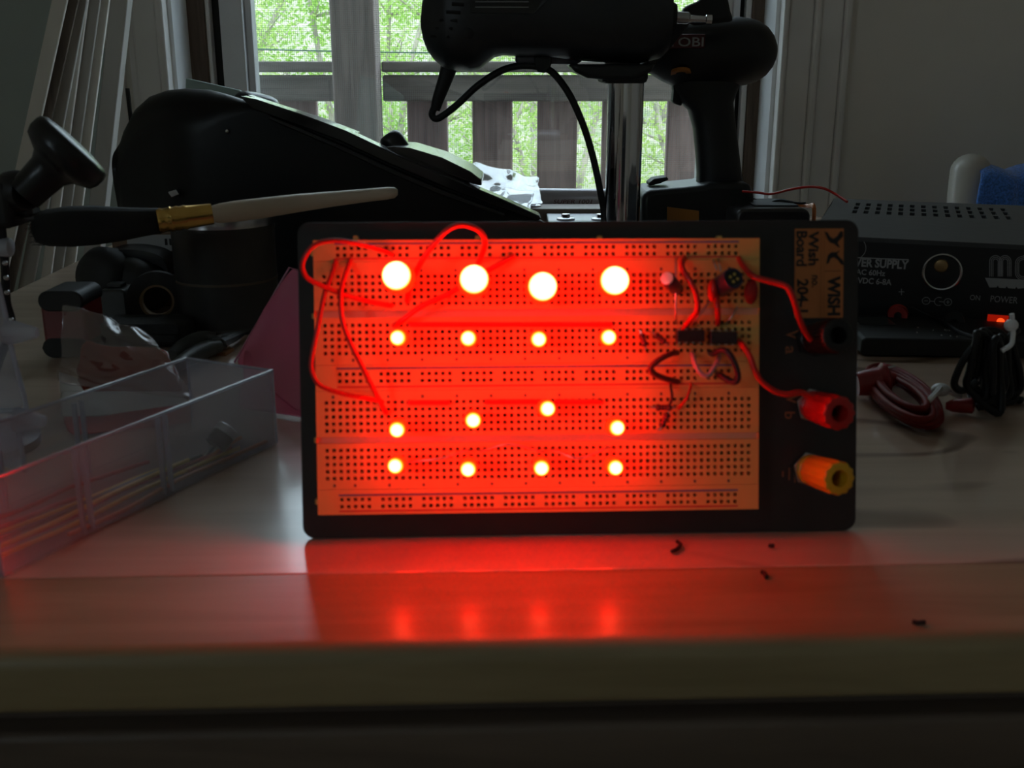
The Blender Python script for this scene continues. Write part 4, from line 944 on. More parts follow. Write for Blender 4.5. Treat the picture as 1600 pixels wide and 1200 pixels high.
# ------------------------------------------------------------------ clear plastic box and its loose contents
CLR = clear_mat('clear_polystyrene', (.93, .93, .95), .26, rough=.12, gloss=.06, col=(.60, .60, .64))
CLRE = clear_mat('clear_polystyrene_edge', (.85, .86, .9), .42, rough=.15, gloss=.12, col=(.66, .66, .72))
A1 = atZ(433, 694); bxh = .0355
U = V((-.057, -.120, 0)).normalized(); W = V((-U.y, U.x, 0)); W = W if W.x < 0 else -W
LX, WX = .150, .050
cbx = thing('plastic_box', 'clear plastic compartment box holding loose jumper wires on the bench', 'box', (A1.x, A1.y, TABLE))
def P(u, w_, z): return A1 + U * u + W * w_ + V((0, 0, z))
def wall(mb, u0, w0, u1, w1, z0, z1):
    vs = [P(u, w_, z) for z in (z0, z1) for (u, w_) in ((u0, w0), (u1, w0), (u1, w1), (u0, w1))]
    mb.add(vs, [(0, 3, 2, 1), (4, 5, 6, 7), (0, 1, 5, 4), (1, 2, 6, 5), (2, 3, 7, 6), (3, 0, 4, 7)])
tk = .0011
for nm, args in (('side_wall', (0, 0, LX, tk)), ('side_wall', (0, WX - tk, LX, WX)), ('end_wall', (0, tk, tk, WX - tk)), ('end_wall', (LX - tk, tk, LX, WX - tk))):
    q = MB(); wall(q, *args, .001, bxh); q.build(nm, CLR, cbx, world=True, smooth=False)
q = MB(); wall(q, 0, 0, LX, WX, 0, .001); q.build('floor_panel', CLR, cbx, world=True, smooth=False)
rim = MB(); r_ = .0007
for a, b in (((0, 0), (LX, 0)), ((0, WX), (LX, WX)), ((0, 0), (0, WX)), ((LX, 0), (LX, WX))): rim.tube([P(*a, bxh), P(*b, bxh)], r_, 6)
rim.build('rim', CLRE, cbx, world=True)
for cu, cw in ((0, 0), (LX, 0), (0, WX), (LX, WX)): MB().tube([P(cu, cw, .001), P(cu, cw, bxh)], .0006, 6).build('corner_edge', CLRE, cbx, world=True)
for u in (.066, .108):
    for du in (0, .004):
        for w0, w1 in ((tk, .0035), (WX - .0035, WX - tk)):
            q = MB(); wall(q, u + du, w0, u + du + .0008, w1, .001, bxh - .002); q.build('divider_rib', CLRE, cbx, world=True, smooth=False)
cols = {'red': (.42, .02, .025), 'yellow': (.70, .45, .02), 'green': (.03, .10, .07), 'orange': (.65, .18, .02)}
wl = [('red', .050, .030, .128, .040, .0035, 'red jumper wire farthest back in the clear box'), ('red', .090, .026, .142, .034, .003, 'short red jumper wire at the wide end of the clear box'),
      ('yellow', .040, .018, .138, .030, .0025, 'yellow jumper wire bowed across the clear box'), ('green', .035, .014, .140, .022, .004, 'dark green jumper wire in the clear box'),
      ('red', .020, .010, .142, .016, .0035, 'dark red jumper wire along the middle of the clear box'), ('yellow', .018, .007, .142, .010, .003, 'thick yellow jumper wire along the front of the clear box'),
      ('yellow', .045, .012, .144, .012, .0055, 'upper yellow jumper wire crossing the green one'), ('orange', .004, .003, .118, .004, .0022, 'orange jumper wire against the front wall of the clear box'),
      ('green', .006, .024, .030, .016, .0022, 'short green wire under the loose capacitor'), ('orange', .006, .016, .05, .008, .0028, 'short orange wire near the end wall of the clear box')]
for cn, u0, w0, u1, w1, h_, lab in wl:
    mid = P((u0 + u1) / 2, (w0 + w1) / 2 + random.uniform(-.003, .003), h_ + .001)
    tag(MB().tube(cr([P(u0, w0, h_), P(u0 * .75 + u1 * .25, w0 * .7 + w1 * .3 + .001, h_), mid, P(u0 * .25 + u1 * .75, w0 * .3 + w1 * .7 - .001, h_), P(u1, w1, h_)], 5), .0009, 8).build('jumper_wire', mat(cn + '_loose_wire', cols[cn], .45)), lab, 'wire', 'loose wires in the clear box')
k0 = atY(336, 697, P(.03, .024, 0).y - .002); k1 = atY(358, 668, P(.03, .024, 0).y + .004)
ka = k1 - k0; kl = ka.length
cp = thing('loose_capacitor', 'loose capacitor with a silver and dark sleeve inside the clear box', 'capacitor', k0)
KR = .0051
MB().lathe(k0, ka, [(0, KR * .9), (.0006, KR), (.0016, KR * .92), (.0022, KR), (kl * .62, KR)], 24).build('sleeve', mat('capacitor_dark', (.03, .025, .035), .3), cp, world=True)
MB().lathe(k0, ka, [(kl * .62, KR * 1.01), (kl - .0006, KR * 1.01), (kl, KR * .9)], 24).build('can_top', mat('brushed_aluminium', (.7, .7, .75), .3, .7), cp, world=True)
kd = -ka.normalized()
for s_ in (-.0015, .0015):
    sh = W * s_; e = k0 + kd * .009 + sh; MB().tube([k0 + sh, e], .0004, 6).build('lead', LEADM, cp, world=True)
# the lid standing open at the far left, with pegs
LY = .425
lid_ = thing('box_lid', 'clear plastic lid with pegs standing open at the left of the bench', 'lid', V((atY(-40, 700, LY).x, LY, TABLE)))
def lp_(px, py, Y=LY): return atY(px, py, Y)
def lslab(poly, name, m, y0=LY, th_=.0012):
    return MB().prism([(lp_(a, b, y0).x, max(TABLE + .0005, lp_(a, b, y0).z)) for a, b in poly], y0, y0 + th_).build(name, m, lid_, world=True, smooth=False)
LIDM = clear_mat('clear_lid', (.86, .86, .90), .20, rough=.14, gloss=.10, col=(.5, .5, .56))
lslab([(-120, 420), (-4, 440), (10, 500), (18, 545), (40, 632), (28, 640), (-120, 640)], 'upper_panel', LIDM)
lslab([(-120, 650), (22, 642), (32, 690), (41, 738), (-120, 700)], 'lower_panel', LIDM)
MB().tube(cr([lp_(-4, 440), lp_(10, 500), lp_(18, 545), lp_(40, 632), lp_(28, 641), lp_(-60, 640)], 5), .0011, 8).build('edge_bead', CLRE, lid_, world=True)
MB().tube([lp_(22, 642), lp_(32, 690), lp_(40, 738)], .0011, 8).build('edge_bead', CLRE, lid_, world=True)
for a, b in (((10, 519), (58, 520)), ((25, 655), (70, 658))):
    A_, B_ = lp_(*a), lp_(*b); MB().lathe(A_, B_ - A_, [(0, .0052), (.004, .0048), (.0108, .0027), ((B_ - A_).length, .0022)], 16).build('peg', CLRE, lid_, world=True)
# second clear tray below the lid
tr_ = thing('plastic_tray', 'low clear plastic tray under the standing lid', 'tray', atZ(-40, 800)) if False else None

# ------------------------------------------------------------------ bags and tools behind the clear box
def crumple(rows, name, m, parent, seed, amp, thick=.0004, sub=1):
    """sheet given as rows of world points, with fine random folds"""
    rnd = random.Random(seed); mb = MB(); k_ = len(rows[0]); n_ = len(rows)
    for i, r_ in enumerate(rows):
        for j, p in enumerate(r_):
            e = 0 if i in (0,) else 1
            mb.v.append(V(p) + V((rnd.uniform(-1, 1) * amp * .5, rnd.uniform(-1, 1) * amp, rnd.uniform(-1, 1) * amp * .5)) * e)
    mb.f = [(i * k_ + j, i * k_ + j + 1, (i + 1) * k_ + j + 1, (i + 1) * k_ + j) for i in range(n_ - 1) for j in range(k_ - 1)]
    for p in mb.v: p.z = max(p.z, TABLE + .001)
    o = mb.build(name, m, parent, world=True, angle=80)
    s_ = o.modifiers.new('thick', 'SOLIDIFY'); s_.thickness = thick; s_.offset = 0
    if sub: q = o.modifiers.new('sub', 'SUBSURF'); q.levels = sub; q.render_levels = sub
    return o
def interp(quad, n_, m_):
    a, b, c, d = [V(p) for p in quad]
    return [[(a * (1 - j / m_) + b * (j / m_)) * (1 - i / n_) + (d * (1 - j / m_) + c * (j / m_)) * (i / n_) for j in range(m_ + 1)] for i in range(n_ + 1)]
PINKM = clear_mat('pink_antistatic_film', (.9, .5, .62), .62, rough=.15, gloss=.10, col=(1, .36, .55))
pk = thing('antistatic_bag', 'translucent pink antistatic bag leaning behind the breadboard plate', 'bag', atZ(440, 655))
crumple(interp([atY(366, 566, .56), atY(470, 650, .485), atY(520, 430, .535), atY(452, 418, .57)], 7, 7), 'front_sheet', PINKM, pk, 4, .0022)
crumple(interp([atZ(372, 640), atZ(520, 664), atY(540, 470, .53), atY(382, 545, .56)], 7, 7), 'back_sheet', PINKM, pk, 5, .002)
MB().tube([atY(366, 566, .56), atY(452, 418, .57), atY(470, 424, .56)], .0006, 6).build('sealed_edge', clear_mat('pink_edge', (.8, .5, .6), .5, col=(.65, .3, .4)), pk, world=True)

bgm = clear_mat('clear_bag_film', (.92, .9, .9), .12, rough=.1, gloss=.10, col=(.6, .55, .55))
REDB = mat('red_bag_print', (.60, .045, .035), .35, var=.2, scale=40, bump=.2); WHB = mat('white_bag_print', (.80, .78, .74), .5, var=.08, scale=30)
rb = thing('parts_bag', 'crumpled parts bag with white and red printed bands behind the clear box', 'bag', atZ(200, 690))
YB = .50
crumple(interp([atY(112, 690, YB - .03), atY(300, 668, YB - .01), atY(300, 628, YB), atY(95, 660, YB)], 3, 8), 'red_band', REDB, rb, 1, .0015)
crumple(interp([atY(95, 662, YB), atY(300, 630, YB), atY(265, 612, YB + .005), atY(93, 610, YB + .008)], 3, 8), 'white_band', WHB, rb, 2, .0015)
crumple(interp([atY(92, 615, YB + .008), atY(140, 625, YB + .005), atY(120, 590, YB + .012), atY(92, 580, YB + .012)], 3, 5), 'white_corner', WHB, rb, 6, .001)
crumple(interp([atY(118, 612, YB + .012), atY(290, 612, YB + .012), atY(262, 548, YB + .04), atY(128, 535, YB + .045)], 6, 9), 'red_contents', mat('red_parts', (.42, .05, .02), .25, var=.5, scale=30, bump=.4, coat=.4), rb, 8, .004)
crumple(interp([atY(92, 600, YB + .004), atY(310, 625, YB), atY(235, 520, YB + .05), atY(98, 470, YB + .055)], 9, 9), 'clear_film', bgm, rb, 9, .004)
x_ = atY(240, 652, YB - .012); rb_t = MB()
# dark tools and things farther back
TM = thing('tape_measure', 'small red and black tape measure at the bench edge behind the parts bag', 'tape measure', atZ(106, 560))
c = atZ(106, 560)
MB().prism([(a + c.x, b + TABLE) for a, b in rrect(-.013, .001, .013, .040, .009, 6)], c.y, c.y + .03).build('case', mat('red_case', (.16, .012, .010), .35), TM, world=True, bevel=.002)
MB().prism([(a + c.x, b + TABLE) for a, b in rrect(-.0142, .0005, .0142, .0125, .006, 6)], c.y - .001, c.y + .031).build('bumper', RUBBER, TM, world=True, bevel=.001)
MB().prism([(a + c.x, b + TABLE) for a, b in rrect(-.0135, .029, .0135, .0412, .006, 6)], c.y - .001, c.y + .031).build('bumper', RUBBER, TM, world=True, bevel=.001)
EM = thing('ear_defenders', 'black ear defenders with curved headband behind the tin', 'ear defenders', atZ(200, 470))
for px, py, Y, r_ in ((160, 432, .735, .021), (205, 444, .735, .019)):
    o_ = atY(px, py, Y); o_.z = max(o_.z, TABLE + r_ * 1.15); MB().lathe(o_, (-.4, -1, .25), [(-.016, r_ * .7), (-.012, r_), (.002, r_), (.008, r_ * .8), (.011, r_ * .4), (.0115, .001)], 28).build('ear_cup', BLACKM, EM, world=True)
    MB().lathe(o_, (.4, 1, -.25), [(.012, r_ * .92), (.022, r_ * .95), (.025, r_ * .7)], 28).build('cushion', RUBBER, EM, world=True)
hb = cr([atY(150, 428, .745), atY(165, 406, .75), atY(190, 396, .752), atY(225, 396, .752), atY(258, 405, .752), atY(270, 425, .752), atY(272, 448, .75)], 6)
rr_ = []
for i, p in enumerate(hb):
    rr_.append([p + V((0, -.011, .004)), p + V((0, .011, .005)), p + V((0, .011, -.003)), p + V((0, -.011, -.004))])
MB().loft(rr_).build('headband', BLACK, EM, world=True, bevel=.001)
CBX = thing('cardboard_carton', 'small brown carton with a white label behind the tin', 'box', atZ(240, 458))
c = atZ(245, 470); z1 = atY(245, 366, c.y - .03).z
MB().bb((c.x - .022, c.y - .02, TABLE), (c.x + .03, c.y + .03, z1)).build('carton', mat('carton_brown', (.22, .14, .09), .8, var=.1, scale=20), CBX, world=True, smooth=False, bevel=.001)
a, b = atY(200, 392, c.y - .021), atY(271, 367, c.y - .021)
lbx = MB().bb((a.x, c.y - .021, a.z), (b.x, c.y - .0202, b.z)).build('label_sheet', mat('paper_white', (.45, .45, .45), .6), CBX, world=True, smooth=False)
for px in (258, 265):
    a, b = atY(px, 383, c.y - .0212), atY(px + 3, 373, c.y - .0212); MB().bb((a.x, c.y - .0214, a.z), (b.x, c.y - .021, b.z)).build('printed_mark', INK, lbx, world=True, smooth=False)
GB = thing('battery_pack', 'dark greenish battery pack standing below the ear defenders', 'battery', atZ(180, 512)); c = atZ(180, 512)
MB().prism([(a + c.x, b + TABLE) for a, b in rrect(-.0095, .0005, .0095, .026, .004, 5)], c.y, c.y + .022).build('case', mat('dark_green_plastic', (.03, .034, .032), .4), GB, world=True, bevel=.0015)
MB().bb((c.x - .005, c.y + .006, TABLE + .0255), (c.x + .005, c.y + .016, TABLE + .029)).build('connector', BLACK, GB, world=True, smooth=False, bevel=.001)
TP = thing('tape_roll', 'roll of black electrical tape leaning by the tin', 'tape roll', atZ(252, 512)); c = atZ(252, 512)
MB().lathe((c.x, c.y, TABLE + .0195), (.25, -1, .1), [(0, .0195), (.014, .0195), (.0142, .0185), (.0142, .011), (0, .011), (-.0002, .0185)], 36, cap=False).build('tape', RUBBER, TP, world=True)
MB().lathe((c.x, c.y, TABLE + .0195), (.25, -1, .1), [(.0005, .011), (.0135, .011), (.0135, .0095), (.0005, .0095), (.0005, .011)], 36, cap=False).build('core', mat('cardboard', (0, 0, 0)), TP, world=True)
TC = thing('tool_pouch', 'flat black tool pouch lying below the ear defenders', 'pouch', atZ(215, 548)); c = atZ(215, 545)
MB().prism([(a + c.x, b + TABLE) for a, b in rrect(-.027, .0005, .027, .015, .006, 5)], c.y, c.y + .035).build('pouch', mat('black_nylon', (.012, .012, .013), .7, var=.3, scale=300, bump=.3), TC, world=True, bevel=.004, seg=3)
MB().prism([(a + c.x, b + TABLE) for a, b in rrect(-.0275, .009, .0275, .0158, .003, 5)], c.y - .0012, c.y + .02).build('flap', MATS['black_nylon'], TC, world=True, bevel=.001)
PL = thing('pliers', 'pair of pliers with dark grey handles lying in front of the tin', 'pliers', atZ(310, 540))
for k_, pts in enumerate((((268, 556), (290, 540), (315, 530), (338, 528)), ((275, 572), (300, 556), (325, 545), (345, 541)))):
    MB().tube(cr([atZ(a, b, .006) for a, b in pts], 5), [.0035 + .0018 * math.sin(math.pi * i / 15) for i in range(16)], 12).build('handle', mat('grey_grip', (.06, .065, .062), .45), PL, world=True)
MB().lathe(atZ(347, 535, .005), (0, 0, 1), [(-.003, .006), (.003, .006), (.0035, .004)], 20).build('pivot', STEEL, PL, world=True)
for k_, pts in enumerate((((343, 533), (360, 527), (378, 520)), ((345, 540), (364, 531), (380, 522)))):
    MB().tube([atZ(a, b, .005) for a, b in pts], [.0045, .0035, .0015], 8).build('jaw', STEEL, PL, world=True)
for i, (px, py, lab) in enumerate(((330, 548, 'orange offcut of cardboard beside the pliers'), (352, 552, 'second orange offcut nearer the pink bag'))):
    c = atZ(px, py); tag(MB().box((c.x, c.y, TABLE + .001), (.012, .006, .002), Matrix.Rotation(.4 + i, 3, 'Z')).build('wood_offcut', mat('orange_wood', (.30, .13, .05), .6), smooth=False), lab, 'offcut')

# ------------------------------------------------------------------ drill stand, rotary tool, cord
SY = .90
def sp(px, py, Y=SY): return atY(px, py, Y)
cx_ = sp(973, 300).x
stand = thing('drill_stand', 'chrome column tool stand on a pale steel base behind the breadboard', 'tool stand', (cx_, SY, TABLE))
bz = atY(900, 335, SY).z
MB().bb((sp(912, 340).x, SY - .07, TABLE), (sp(1075, 340).x, SY + .06, TABLE + .012)).build('base', mat('pale_blue_steel', (.45, .46, .52), .3, .3), stand, world=True, smooth=False, bevel=.002)
MB().lathe((cx_, SY, TABLE + .012), (0, 0, 1), [(0, .026), (.012, .024), (.018, .019)], 28).build('column_collar', BLACKM, stand, world=True)
MB().lathe((cx_, SY, TABLE + .012), (0, 0, 1), [(0, .0148), (sp(973, 112).z - TABLE - .012, .0148)], 40).build('column', CHROME, stand, world=True)
a, b = sp(936, 130), sp(1008, 101)
MB().bb((a.x, SY - .026, a.z), (b.x, SY + .026, b.z)).build('clamp', BLACKM, stand, world=True, smooth=False, bevel=.004)
MB().prism([(sp(q, r_).x, sp(q, r_).z) for q, r_ in ((885, 101), (896, 113), (915, 122), (940, 124), (985, 124), (1010, 112), (1018, 100.5), (900, 100.5))], SY - .03, SY + .02).build('cradle', BLACK, stand, world=True, bevel=.003)
MB().prism([(sp(q, r_, .955).x, sp(q, r_, .955).z) for q, r_ in ((1066, 12), (1090, 2), (1108, -15), (1134, -12), (1140, 18), (1146, 34), (1085, 40), (1062, 30))], .948, .962).build('feed_handle', BLACKM, stand, world=True, bevel=.004)
MB().tube(cr([sp(985, 118, .92), sp(1000, 112, .952), sp(1040, 70, .955), sp(1075, 25, .955)], 5), .005, 12).build('feed_arm', BLACKM, stand, world=True)
# wooden block behind the stand with screws and washers visible above the board
wbz = atY(900, 330, .99).z
bk = thing('steel_platform', 'pale grey steel platform with bright bolts behind the breadboard', 'platform', (cx_ - .03, 1.0, TABLE))
pzz = TABLE + .0345
MB().bb((sp(905, 340, 1.0).x - .03, .965, TABLE), (sp(948, 340, 1.0).x, 1.03, pzz)).build('plate', MATS['pale_blue_steel'], bk, world=True, smooth=False, bevel=.001)
MB().bb((sp(815, 340, 1.06).x, 1.035, TABLE), (sp(985, 340, 1.06).x, 1.075, pzz + .0038)).build('rear_batten', mat('batten_wood', (.42, .33, .26), .5, var=.1, scale=15, stretch=(1, 8, 8)), bk, world=True, smooth=False, bevel=.001)
for px, Yw, zz in ((832, 1.055, pzz + .0038), (884, .985, pzz), (938, .985, pzz)):
    c = atY(px, 333, Yw); c.z = zz
    o_ = MB().lathe((c.x, c.y, c.z), (0, 0, 1), [(0, .0085), (.0012, .0085), (.002, .0072), (.0022, .003)], 20).build('washer', STEEL, bk, world=True)
    MB().lathe((c.x, c.y, c.z + .0018), (0, 0, 1), [(0, .004), (.0032, .004), (.0038, .003)], 6).build('bolt_head', CHROME, o_, world=True)
# rotary tool
tool = thing('rotary_tool', 'black corded rotary tool clamped across the chrome column', 'power tool', sp(850, 60))
prof = [(660, 24, 50), (662, 2, 64), (668, -16, 80), (678, -32, 94), (692, -44, 106), (702, -50, 110), (735, -56, 112), (750, -57, 108), (762, -58, 98), (772, -58, 90), (785, -58, 87), (850, -58, 90), (930, -58, 97), (1000, -58, 99), (1030, -50, 92), (1040, -40, 82)]
rings = []; TD = .040
def tool_half(px):
    for (a, at, ab), (b, bt, bb_) in zip(prof, prof[1:]):
        if a <= px <= b:
            f_ = (px - a) / (b - a); return at + (bt - at) * f_, ab + (bb_ - ab) * f_
def tdepth(px): return TD * min(1, .35 + (px - 658) / 60)
for px, t_, b_ in prof:
    zt, zb = sp(px, t_).z, sp(px, b_).z; rings.append([(sp(px, 50).x, q[0], q[1]) for q in sellipse(SY, (zt + zb) / 2, tdepth(px), (zt - zb) / 2, 2.6, 32)])
MB().loft(rings).build('housing', mat('charcoal_tool_plastic', (.020, .021, .023), .42, var=.15, scale=150, bump=.1), tool, world=True, angle=50)
def on_tool(px, py, off=.0):
    t_, b_ = tool_half(px); zt, zb = sp(px, t_).z, sp(px, b_).z; z = sp(px, py).z
    s_ = max(-1, min(1, (z - (zt + zb) / 2) / ((zt - zb) / 2))); return V((sp(px, py).x, SY - tdepth(px) * (1 - abs(s_) ** 2.6) ** (1 / 2.6) - off, z))
for (a, b) in (((718, 1), (728, 1)), ((710, 11), (728, 12)), ((702, 23), (723, 24)), ((692, 35), (718, 36)), ((686, 47), (711, 48)), ((678, 59), (706, 60))):
    MB().tube([on_tool(*a), on_tool(*b)], .0013, 8).build('vent_slot', HOLE, tool, world=True)
pl = MB().add([on_tool(q, r_, .0012) for q, r_ in ((738, 24), (832, 26), (852, 6), (858, -14), (744, -16), (736, 4))], [(0, 1, 2, 3, 4, 5)]); 
o_ = pl.build('rating_plate', mat('plate_dark', (.012, .012, .012), .3), tool, world=True, smooth=False)
sld = o_.modifiers.new('thick', 'SOLIDIFY'); sld.thickness = .002; sld.offset = -1
for r_ in (-8, 0, 8, 16):
    MB().tube([on_tool(745, r_, .0016), on_tool(825, r_, .0016)], .00035, 6).build('printed_line', PRINT, o_, world=True)
MB().lathe(on_tool(735, 55, -.002), (0, -1, 0), [(0, .004), (.0025, .0042), (.003, .003)], 16).build('screw_cap', BLACKM, tool, world=True)
MB().lathe(sp(1036, 28), (1, 0, -.05), [(0, .016), (.006, .013), (.01, .011)], 20).build('nose', BLACKM, tool, world=True)
MB().lathe(sp(1052, 27), (1, 0, -.05), [(0, .0048), (.012, .0048), (.0135, .0035)], 12).build('collet', STEEL, tool, world=True)
MB().lathe(sp(1075, 29), (1, 0, -.05), [(0, .0028), (.014, .0028), (.0145, .004), (.019, .004)], 10).build('shank', CHROME, tool, world=True)
sr = cr([sp(702, 104), sp(697, 120), sp(690, 140), sp(683, 160), sp(680, 172)], 4)
MB().tube(sr, [.0070 - .0030 * i / (len(sr) - 1) for i in range(len(sr))], 12).build('strain_relief', RUBBER, tool, world=True)
cp_ = cr([sp(680, 165), sp(675, 178), sp(680, 185), sp(690, 182), sp(715, 163), sp(745, 135), sp(780, 112), sp(810, 103), sp(840, 104), sp(862, 112), sp(885, 140), sp(903, 175), sp(918, 215), sp(930, 260), sp(938, 300), sp(944, 338), V((sp(950, 380).x - .005, SY - .02, TABLE + .016)), V((sp(980, 380).x, SY - .055, TABLE + .015))], 6)
MB().tube(cp_, .0030, 10).build('cord', RUBBER, tool, world=True, angle=70)
a, b = sp(834, 114), sp(862, 88); MB().prism([(sp(q, r_).x, sp(q, r_).z) for q, r_ in ((834, 88), (863, 88), (860, 104), (852, 114), (840, 113), (836, 104))], SY - .008, SY + .008).build('cord_clip', BLACK, tool, world=True, bevel=.001)
MB().lathe(sp(805, 92), (1, 0, 0), [(0, .002), (.002, .004), (.05, .0045), (.054, .002)], 12).build('slide_rail', mat('seal_grey', (.10, .10, .12), .3), tool, world=True)

# ------------------------------------------------------------------ cordless drill
DY = 1.0
def dp_(px, py): return atY(px, py, DY)
dr = thing('cordless_drill', 'black cordless drill standing on its battery behind the chrome column', 'drill', (dp_(1105, 300).x, DY, TABLE))
DRM = mat('drill_black', (.008, .008, .008), .45, var=.15, scale=120)
c_ = dp_(1000, 84); e_ = dp_(1214, 80)
ln_ = (e_ - c_).length; r48 = 50 / 1650 * DY * 1.0
MB().lathe(c_, e_ - c_, [(0, r48 * .5), (.01, r48 * .6), (.02, r48 * .8), (.03, r48 * .95), (ln_ * .45, r48), (ln_ * .6, r48 * 1.0), (ln_ * .72, r48 * .99), (ln_ * .79, r48 * .95), (ln_ * .86, r48 * .86), (ln_ * .92, r48 * .70), (ln_ * .965, r48 * .48), (ln_ * .99, r48 * .25), (ln_, .0005)], 36).build('motor_housing', DRM, dr, world=True, angle=60)
MB().lathe(dp_(965, 84), V((1, 0, .02)), [(-.012, .008), (-.004, .014), (.006, .018), (.02, .02), (.024, .019)], 24).build('chuck', BLACKM, dr, world=True)
hprof = [(112, 1040, 1160), (128, 1048, 1158), (145, 1052, 1150), (160, 1062, 1145), (172, 1075, 1146), (200, 1083, 1149), (240, 1087, 1154), (270, 1089, 1158), (292, 1088, 1162), (312, 1075, 1164)]
MB().loft([[(q[0], q[1], dp_(1100, py).z) for q in sellipse((dp_(xa, py).x + dp_(xb_, py).x) / 2, DY, (dp_(xb_, py).x - dp_(xa, py).x) / 2, .0175, 2.6, 28)] for py, xa, xb_ in hprof]).build('handle', DRM, dr, world=True, angle=60)
MB().prism([(dp_(q, r_).x, dp_(q, r_).z) for q, r_ in ((1050, 122), (1064, 122), (1062, 148), (1064, 166), (1049, 160), (1051, 142))], DY - .008, DY + .008).build('trigger', BLACKM, dr, world=True, bevel=.002)
bz0 = TABLE
MB().prism([(dp_(q, r_).x, max(TABLE, dp_(q, r_).z)) for q, r_ in ((996, 297), (1010, 291), (1060, 287), (1090, 284), (1100, 280), (1160, 280), (1166, 300), (1166, 420), (996, 420))], DY - .035, DY + .035).build('battery', DRM, dr, world=True, bevel=.005, seg=3, angle=40)
MB().prism([(dp_(q, r_).x, dp_(q, r_).z) for q, r_ in ((1034, 316), (1082, 322), (1082, 345), (1034, 345))], DY - .0358, DY - .034).build('battery_badge', mat('dull_orange', (.42, .16, .02), .4), dr, world=True, smooth=False)
MB().prism([(dp_(q, r_).x, dp_(q, r_).z) for q, r_ in ((1012, 284), (1020, 278), (1040, 275), (1043, 279), (1030, 285), (1012, 289))], DY - .01, DY + .012).build('latch', BLACKM, dr, world=True, bevel=.001)
MB().lathe(V((dp_(1058, 110).x, DY - .022, dp_(1058, 110).z)), (0, -.35, -1), [(0, .0085), (.003, .009), (.003, .0045), (.0, .004)], 24, cap=False).build('torque_ring', mat('orange_plastic', (.55, .20, .03), .4), dr, world=True)
# badge lettering; its first letters run behind the rotary tool
zc = dp_(1077, 67).z; xc = dp_(1068, 67).x; yb_ = DY - r48 * .985
a, b = dp_(1030, 77), dp_(1093, 55)
bd = MB().bb((a.x, yb_ - .0012, a.z), (b.x, yb_ + .01, b.z)).build('badge', mat('badge_red', (.10, .01, .012), .4), dr, world=True, smooth=False, bevel=.0008)
t1 = dp_(1022, 67); t2 = dp_(1090, 67)
for_local = V(dr.location)
o = text('lettering', 'RYOBI', bd, mat('badge_white', (.5, .5, .5), .5), (t1.x + t2.x) / 2 - for_local.x, t1.z - for_local.z, yb_ - .0014 - for_local.y, t2.x - t1.x, (dp_(1000, 61).z - dp_(1000, 75).z), bold=.01)

# ------------------------------------------------------------------ things behind: caulk tube, clear bag, charger, cables
tb = thing('adhesive_tube', 'silver and violet adhesive tube lying behind the chrome column', 'tube', atY(890, 330, 1.10))
q0, q1 = atY(833, 310, 1.10), atY(952, 311, 1.10); rr_ = 15.5 / 1650 * 1.1
tlen = (q1 - q0).length
MB().lathe(q0, q1 - q0, [(0, rr_ * .9), (.001, rr_), (tlen, rr_), (tlen + .0005, rr_ * .9)], 32).build('barrel', mat('violet_silver_label', (.66, .63, .70), .28, .25), tb, world=True)
MB().lathe(q0, q1 - q0, [(-.004, rr_ * 1.02), (.006, rr_ * 1.03), (.0065, rr_)], 32).build('end_cap', STEEL, tb, world=True)
MB().lathe(q0, q0 - q1, [(0, rr_ * .5), (.004, rr_ * .4), (.03, rr_ * .18), (.032, .0005)], 16).build('nozzle', WHITEPL, tb, world=True)
o = text('lettering', 'SUPER 1001', tb, mat('brown_print', (.12, .03, .03), .6), 0, 0, 0, .040, .0042, shear=.2)
o.location = V((atY(895, 317, 1.09).x, 1.10 - rr_ * 1.0, atY(895, 315, 1.09).z)) - V(tb.location); 
# supports for the tube: folded paper stack
stc = thing('paper_stack', 'stack of pale paper under the silver tube', 'paper', atY(890, 330, 1.12)); stc.location.z = TABLE; INV[stc] = Matrix.Translation(-V(stc.location))
zt_ = min(q0.z, q1.z) - rr_ - .0006
hgt = zt_ - TABLE
for i in range(3):
    MB().box((stc.location.x + .004 * i - .01, 1.105, TABLE + hgt * (i + .5) / 3), (.16, .045, hgt / 3 - .0004), Matrix.Rotation(.03 * (i - 1), 3, 'Z')).build('pad', mat('paper_buff', (.5, .46, .42), .8, var=.05, scale=20), stc, world=True, smooth=False, bevel=.0006)
cbag = thing('clear_bag', 'shiny crumpled clear plastic bag behind the helmet tip', 'bag', atZ(790, 330, .0))
cfm = clear_mat('shiny_clear_film', (.95, .96, .98), .30, rough=.10, gloss=.30, col=(.7, .75, .8))
crumple(interp([atY(735, 330, 1.02), atY(852, 318, 1.02), atY(838, 276, 1.10), atY(738, 252, 1.10)], 8, 10), 'film', cfm, cbag, 14, .006)
crumple(interp([atY(755, 335, .99), atY(830, 330, .99), atY(832, 298, 1.03), atY(765, 290, 1.03)], 6, 8), 'film_fold', cfm, cbag, 15, .005)
ch = thing('battery_charger', 'dark box shaped charger between the cordless drill and power supply', 'charger', (atY(1215, 330, .93).x, .95, TABLE))
c0_, c1_ = atY(1150, 345, .92), atY(1268, 326, .92)
MB().prism(rrect(c0_.x, TABLE + .0005, c1_.x, c1_.z, .008, 6), .92, 1.0).build('case', mat('charger_black', (.022, .018, .018), .28, coat=.3), ch, world=True, bevel=.003, seg=3)
MB().bb((atY(1172, 330, .95).x, .935, c1_.z - .0005), (atY(1240, 330, .95).x, .985, c1_.z + .0012)).build('battery_seat', BLACKM, ch, world=True, smooth=False, bevel=.0006)
